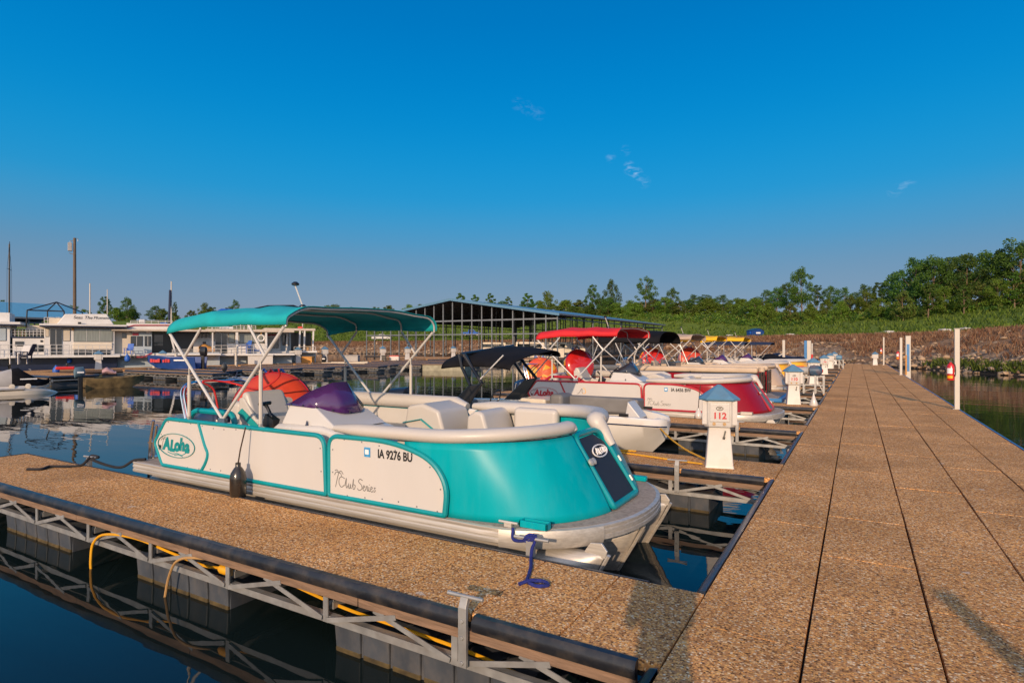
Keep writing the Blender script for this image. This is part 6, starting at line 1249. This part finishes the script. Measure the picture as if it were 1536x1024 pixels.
sailmast('sailboat with a thin white mast in front of the dark round tree', 161, 62, 434, M['post'], .05)
sailmast('sailboat with a white mast and dark furled sail behind the red-striped houseboat', 257, 60, 422, M['post'], .07, None, True)
x, y, zt = at(112, 66, 357); t = thing('utility_pole', 'tall wooden utility pole with a floodlight box near its top', 'utility pole', (x, y, 0), R(65)); mb = MB(); mb.tube([(0, 0, -2), (0, 0, zt)], [.20, .14], 10); mb.build('pole', M['wood'], t); MB().box(-.62, -.22, -.2, .2, zt-1.5, zt-.55).build('floodlight', M['grey'], t, bev=.05); mb = MB(); mb.tube([(-.4, 0, zt-.55), (-.4, 0, zt-.35), (0, 0, zt-.35)], .04, 6); mb.tube([(0, 0, zt), (.3, 0, zt-.05), (.3, 0, zt-.35)], .035, 6); mb.tube([(-.5, 0, zt-1.7), (0, 0, zt-1.9)], .04, 6); mb.build('bracket', M['galv'], t)
# ---------------------------------------------------------------- covered docks
def covered(label, X0, X1, Y0, Y1, ze, zr, nx, ny, m, ridge_y=False):
    t = thing('covered_dock', label, 'covered dock', ((X0+X1)/2, Y0, 0), 0, None); hx = (X1-X0)/2; L = Y1-Y0
    mb = MB()
    for sg in (-1, 1): mb.prism([(0, -.6, zr), (sg*(hx+.5), -.6, ze-.05), (sg*(hx+.5), -.6, ze-.17), (0, -.6, zr-.12)], (0, L+1.2, 0))
    r_ = mb.build('roof', M['roofdark'], t); mb = MB()
    for sg in (-1, 1):
        mb.prism([(0, -.66, zr+.03), (sg*(hx+.55), -.66, ze-.02), (sg*(hx+.55), -.66, ze-.34), (0, -.66, zr-.30)], (0, .05, 0)); MB().box(min(sg*(hx+.5), sg*(hx+.56)), max(sg*(hx+.5), sg*(hx+.56)), -.6, L+.6, ze-.24, ze-.05).build('eave', M['poststeel'], r_)
        mb.prism([(0, -.6, zr+.03), (sg*(hx+.5), -.6, ze-.02), (sg*(hx+.5), -.6, ze-.045), (0, -.6, zr+.005)], (0, L+1.2, 0))
    mb.build('roof_sheet', m, r_); mb = MB()
    for k in range(13):
        f = (k+.5)/13
        for sg in (-1, 1): x = sg*hx*f; z = zr+(ze-zr)*f-.17; mb.box(x-.04, x+.04, -.5, L+.5, z-.16, z)
    mb.build('purlin', M['poststeel'], r_)
    for k in range(nx+1):
        x = -hx+2*hx*k/nx; z = zr+(ze-zr)*abs(x)/hx-.15
        for j in range(ny+1):
            if (k % 2 == 1 and j not in (0, ny)): continue
            y = L*j/ny; MB().box(x-.07, x+.07, y-.07, y+.07, -1.2, z).build('post', M['poststeel'], t)
    for j in (0, ny): MB().box(-hx, hx, L*j/ny-.05, L*j/ny+.05, ze-.75, ze-.55).build('beam', M['poststeel'], t); MB().box(-hx, hx, L*j/ny-.04, L*j/ny+.04, 3.1, 3.25).build('beam', M['poststeel'], t)
    for sg in (-1, 1): MB().box(sg*hx-.05, sg*hx+.05, 0, L, ze-.75, ze-.6).build('beam', M['poststeel'], t); MB().box(sg*hx-.05, sg*hx+.05, 0, L, 3.1, 3.22).build('beam', M['poststeel'], t)
    MB().box(-hx, hx, -.5, 1.5, -.25, 0).build('walkway', M['timber'], t); MB().box(-1, 1, 0, L, -.25, .001).build('walkway', M['timber'], t)
    for k in range(1, nx, 2): x = -hx+2*hx*k/nx; MB().box(x-.4, x+.4, 1.5, L, -.25, -.002).build('walkway', M['timber'], t)
    return t
covered('big open-sided covered dock with a blue-edged gable roof on grey steel posts', -66, -33, 68, 115, 5.75, 8.25, 20, 4, M['roofblue'])
covered('long covered dock with a pale blue roof slope behind the left houseboats', -98, -82, 4, 37, 4.9, 6.9, 6, 5, mat('pale_blue_roof', (.12, .33, .46), .5, var=.08))
# cruisers under the big covered dock
for px, d, lab in ((800, 82, 'cream cabin cruiser lying under the right side of the covered dock'), (745, 92, 'cabin cruiser half hidden among the covered dock posts'), (835, 90, 'farther cream cruiser behind the black canopy right corner')):
    x, y = at(px, d); t = thing('cabin_cruiser', lab, 'cabin cruiser', (x, y, WZ), R(8)); rg = []
    for u, b in ((0, 1.4), (.5, 1.6), (.8, 1.1), (1, .05)): X = -4+8.5*u; rg.append([(X, b, 1.3+.5*u), (X, b*.75, .1), (X, 0, -.4+.5*max(0, u-.6)), (X, -b*.75, .1), (X, -b, 1.3+.5*u)])
    MB().loft(rg).build('hull', M['cream'], t); c = MB().box(-2.2, 2.0, -1.2, 1.2, 1.3, 2.7).build('cabin', M['cream'], t, bev=.15, seg=2); mb = MB(); mb.box(-1.9, 1.7, -1.23, -1.19, 1.9, 2.4); mb.build('window', M['glass'], c); mb = MB(); mb.tube([(4.2, 0, 1.9), (3, -1.0, 2.3), (0, -1.3, 2.2)], .03, 5); mb.build('railing', M['alurail'], t); mb = MB(); mb.box(-4, 4, -1.62, -1.58, .9, 1.1); mb.build('stripe', M['navy'], t)
# ---------------------------------------------------------------- on the bank
def pickup(label, px, d, py, m, rz):
    x, y = at(px, d); z = land_z(x, y); t = thing('pickup_truck', label, 'pickup truck', (x, y, z), rz); t.scale = (1.05,)*3
    b = MB(); b.prism([(-2.7, -.95, .45), (2.65, -.95, .45), (2.7, -.95, .95), (1.5, -.95, 1.1), (-2.7, -.95, 1.1)], (0, 1.9, 0)); bo = b.build('body', m, t, bev=.06, seg=2)
    c = MB(); c.loft([[(1.45, -.88, 1.1), (1.45, .88, 1.1), (-.75, .88, 1.1), (-.75, -.88, 1.1)], [(.75, -.75, 1.8), (.75, .75, 1.8), (-.6, .75, 1.8), (-.6, -.75, 1.8)]], sm=False); ca = c.build('cab', m, t, bev=.05, seg=2)
    mb = MB(); mb.prism([(.95, -.90, 1.16), (.70, -.79, 1.68), (-.5, -.79, 1.68), (-.6, -.90, 1.16)], (0, .03, 0)); mb.build('side_window', M['glass'], ca); mb = MB(); mb.prism([(1.40, -.7, 1.2), (1.40, .7, 1.2), (.86, .62, 1.72), (.86, -.62, 1.72)], (.03, 0, .02)); mb.build('windscreen', M['glass'], ca)
    for xx in (-1.7, 1.75):
        for s_ in (-1, 1): w_ = MB().lathe([(.2, -.12), (.38, -.1), (.40, 0), (.38, .1), (.2, .12)], (xx, s_*.88, .40), 14, ax=(0, 1, 0)).build('wheel', M['black'], t); MB().lathe([(.22, -.13), (.22, .13)], (xx, s_*.88, .40), 10, ax=(0, 1, 0)).build('rim', M['alu'], w_)
    for s_ in (-1, 1): MB().box(2.68, 2.72, s_*.75-.12, s_*.75+.12, .78, .92).build('headlight', M['inkwhite'], t)
    return t
pickup('white pickup truck parked on the grass at the bank top, seen under the teal canopy', 572, 178, 498, M['white'], R(40)); pickup('blue pickup truck on the grass seen through the covered dock posts', 706, 178, 497, M['blue'], R(40))
x, y = at(1133, 118); t = thing('dumpster', 'dark blue rubbish skip on the grass at the top of the bank', 'dumpster', (x, y, land_z(x, y)), R(45)); mb = MB(); mb.prism([(-1.35, -.9, .1), (1.35, -.9, .1), (1.35, -.9, 1.3), (.3, -.9, 1.75), (-1.35, -.9, 1.35)], (0, 1.8, 0)); b = mb.build('bin', M['bluedk'], t, bev=.03); MB().box(-.5, .5, -.92, -.90, .75, 1.05).build('white_sign', M['inkwhite'], b)
mb = MB(); mb.prism([(-1.4, -.95, 1.37), (.3, -.95, 1.77), (1.4, -.95, 1.33), (1.4, -.95, 1.38), (.3, -.95, 1.83), (-1.4, -.95, 1.43)], (0, 1.9, 0)); mb.build('lid', M['black'], t); MB().box(-1.5, -1.35, -.5, -.2, .7, 1.2).build('lift_pocket', M['blue'], t)
BL = [(1094, 124, 'first'), (1185, 106, 'white concrete block on the bank above the first pedestals'), (1333, 84, 'white concrete block on the bank above the paired posts'), (1417, 74, 'low white concrete block on the bank near the tall extinguisher post'), (1448, 72, 'small white sign block beside the road')]
prev = None
for k, (px, d, lab) in enumerate(BL):
    x, y = at(px, d); z = land_z(x, y); s = 1 if k != 4 else .7
    t = thing('concrete_block', lab if k else 'white concrete block on the bank right of the yellow canopies', 'concrete block', (x, y, z), R(35), 'white blocks along the bank top'); MB().box(-.6*s, .6*s, -.35, .35, -.3, .72).build('block', M['pvc'], t, bev=.05, seg=2); MB().box(-.1, .1, -.05, .05, .72, .8).build('lifting_loop', M['galv'], t)
    if prev and k < 4: p, q = Vector(prev), Vector((x, y, z+.6)); line('barrier_cable', 'thin pale cable sagging between the white bank blocks', 'cable', [p, p.lerp(q, .3)-Vector((0, 0, .3)), p.lerp(q, .7)-Vector((0, 0, .3)), q], .05, M['post'])['group'] = 'cables between the bank blocks'
    prev = (x, y, z+.6)
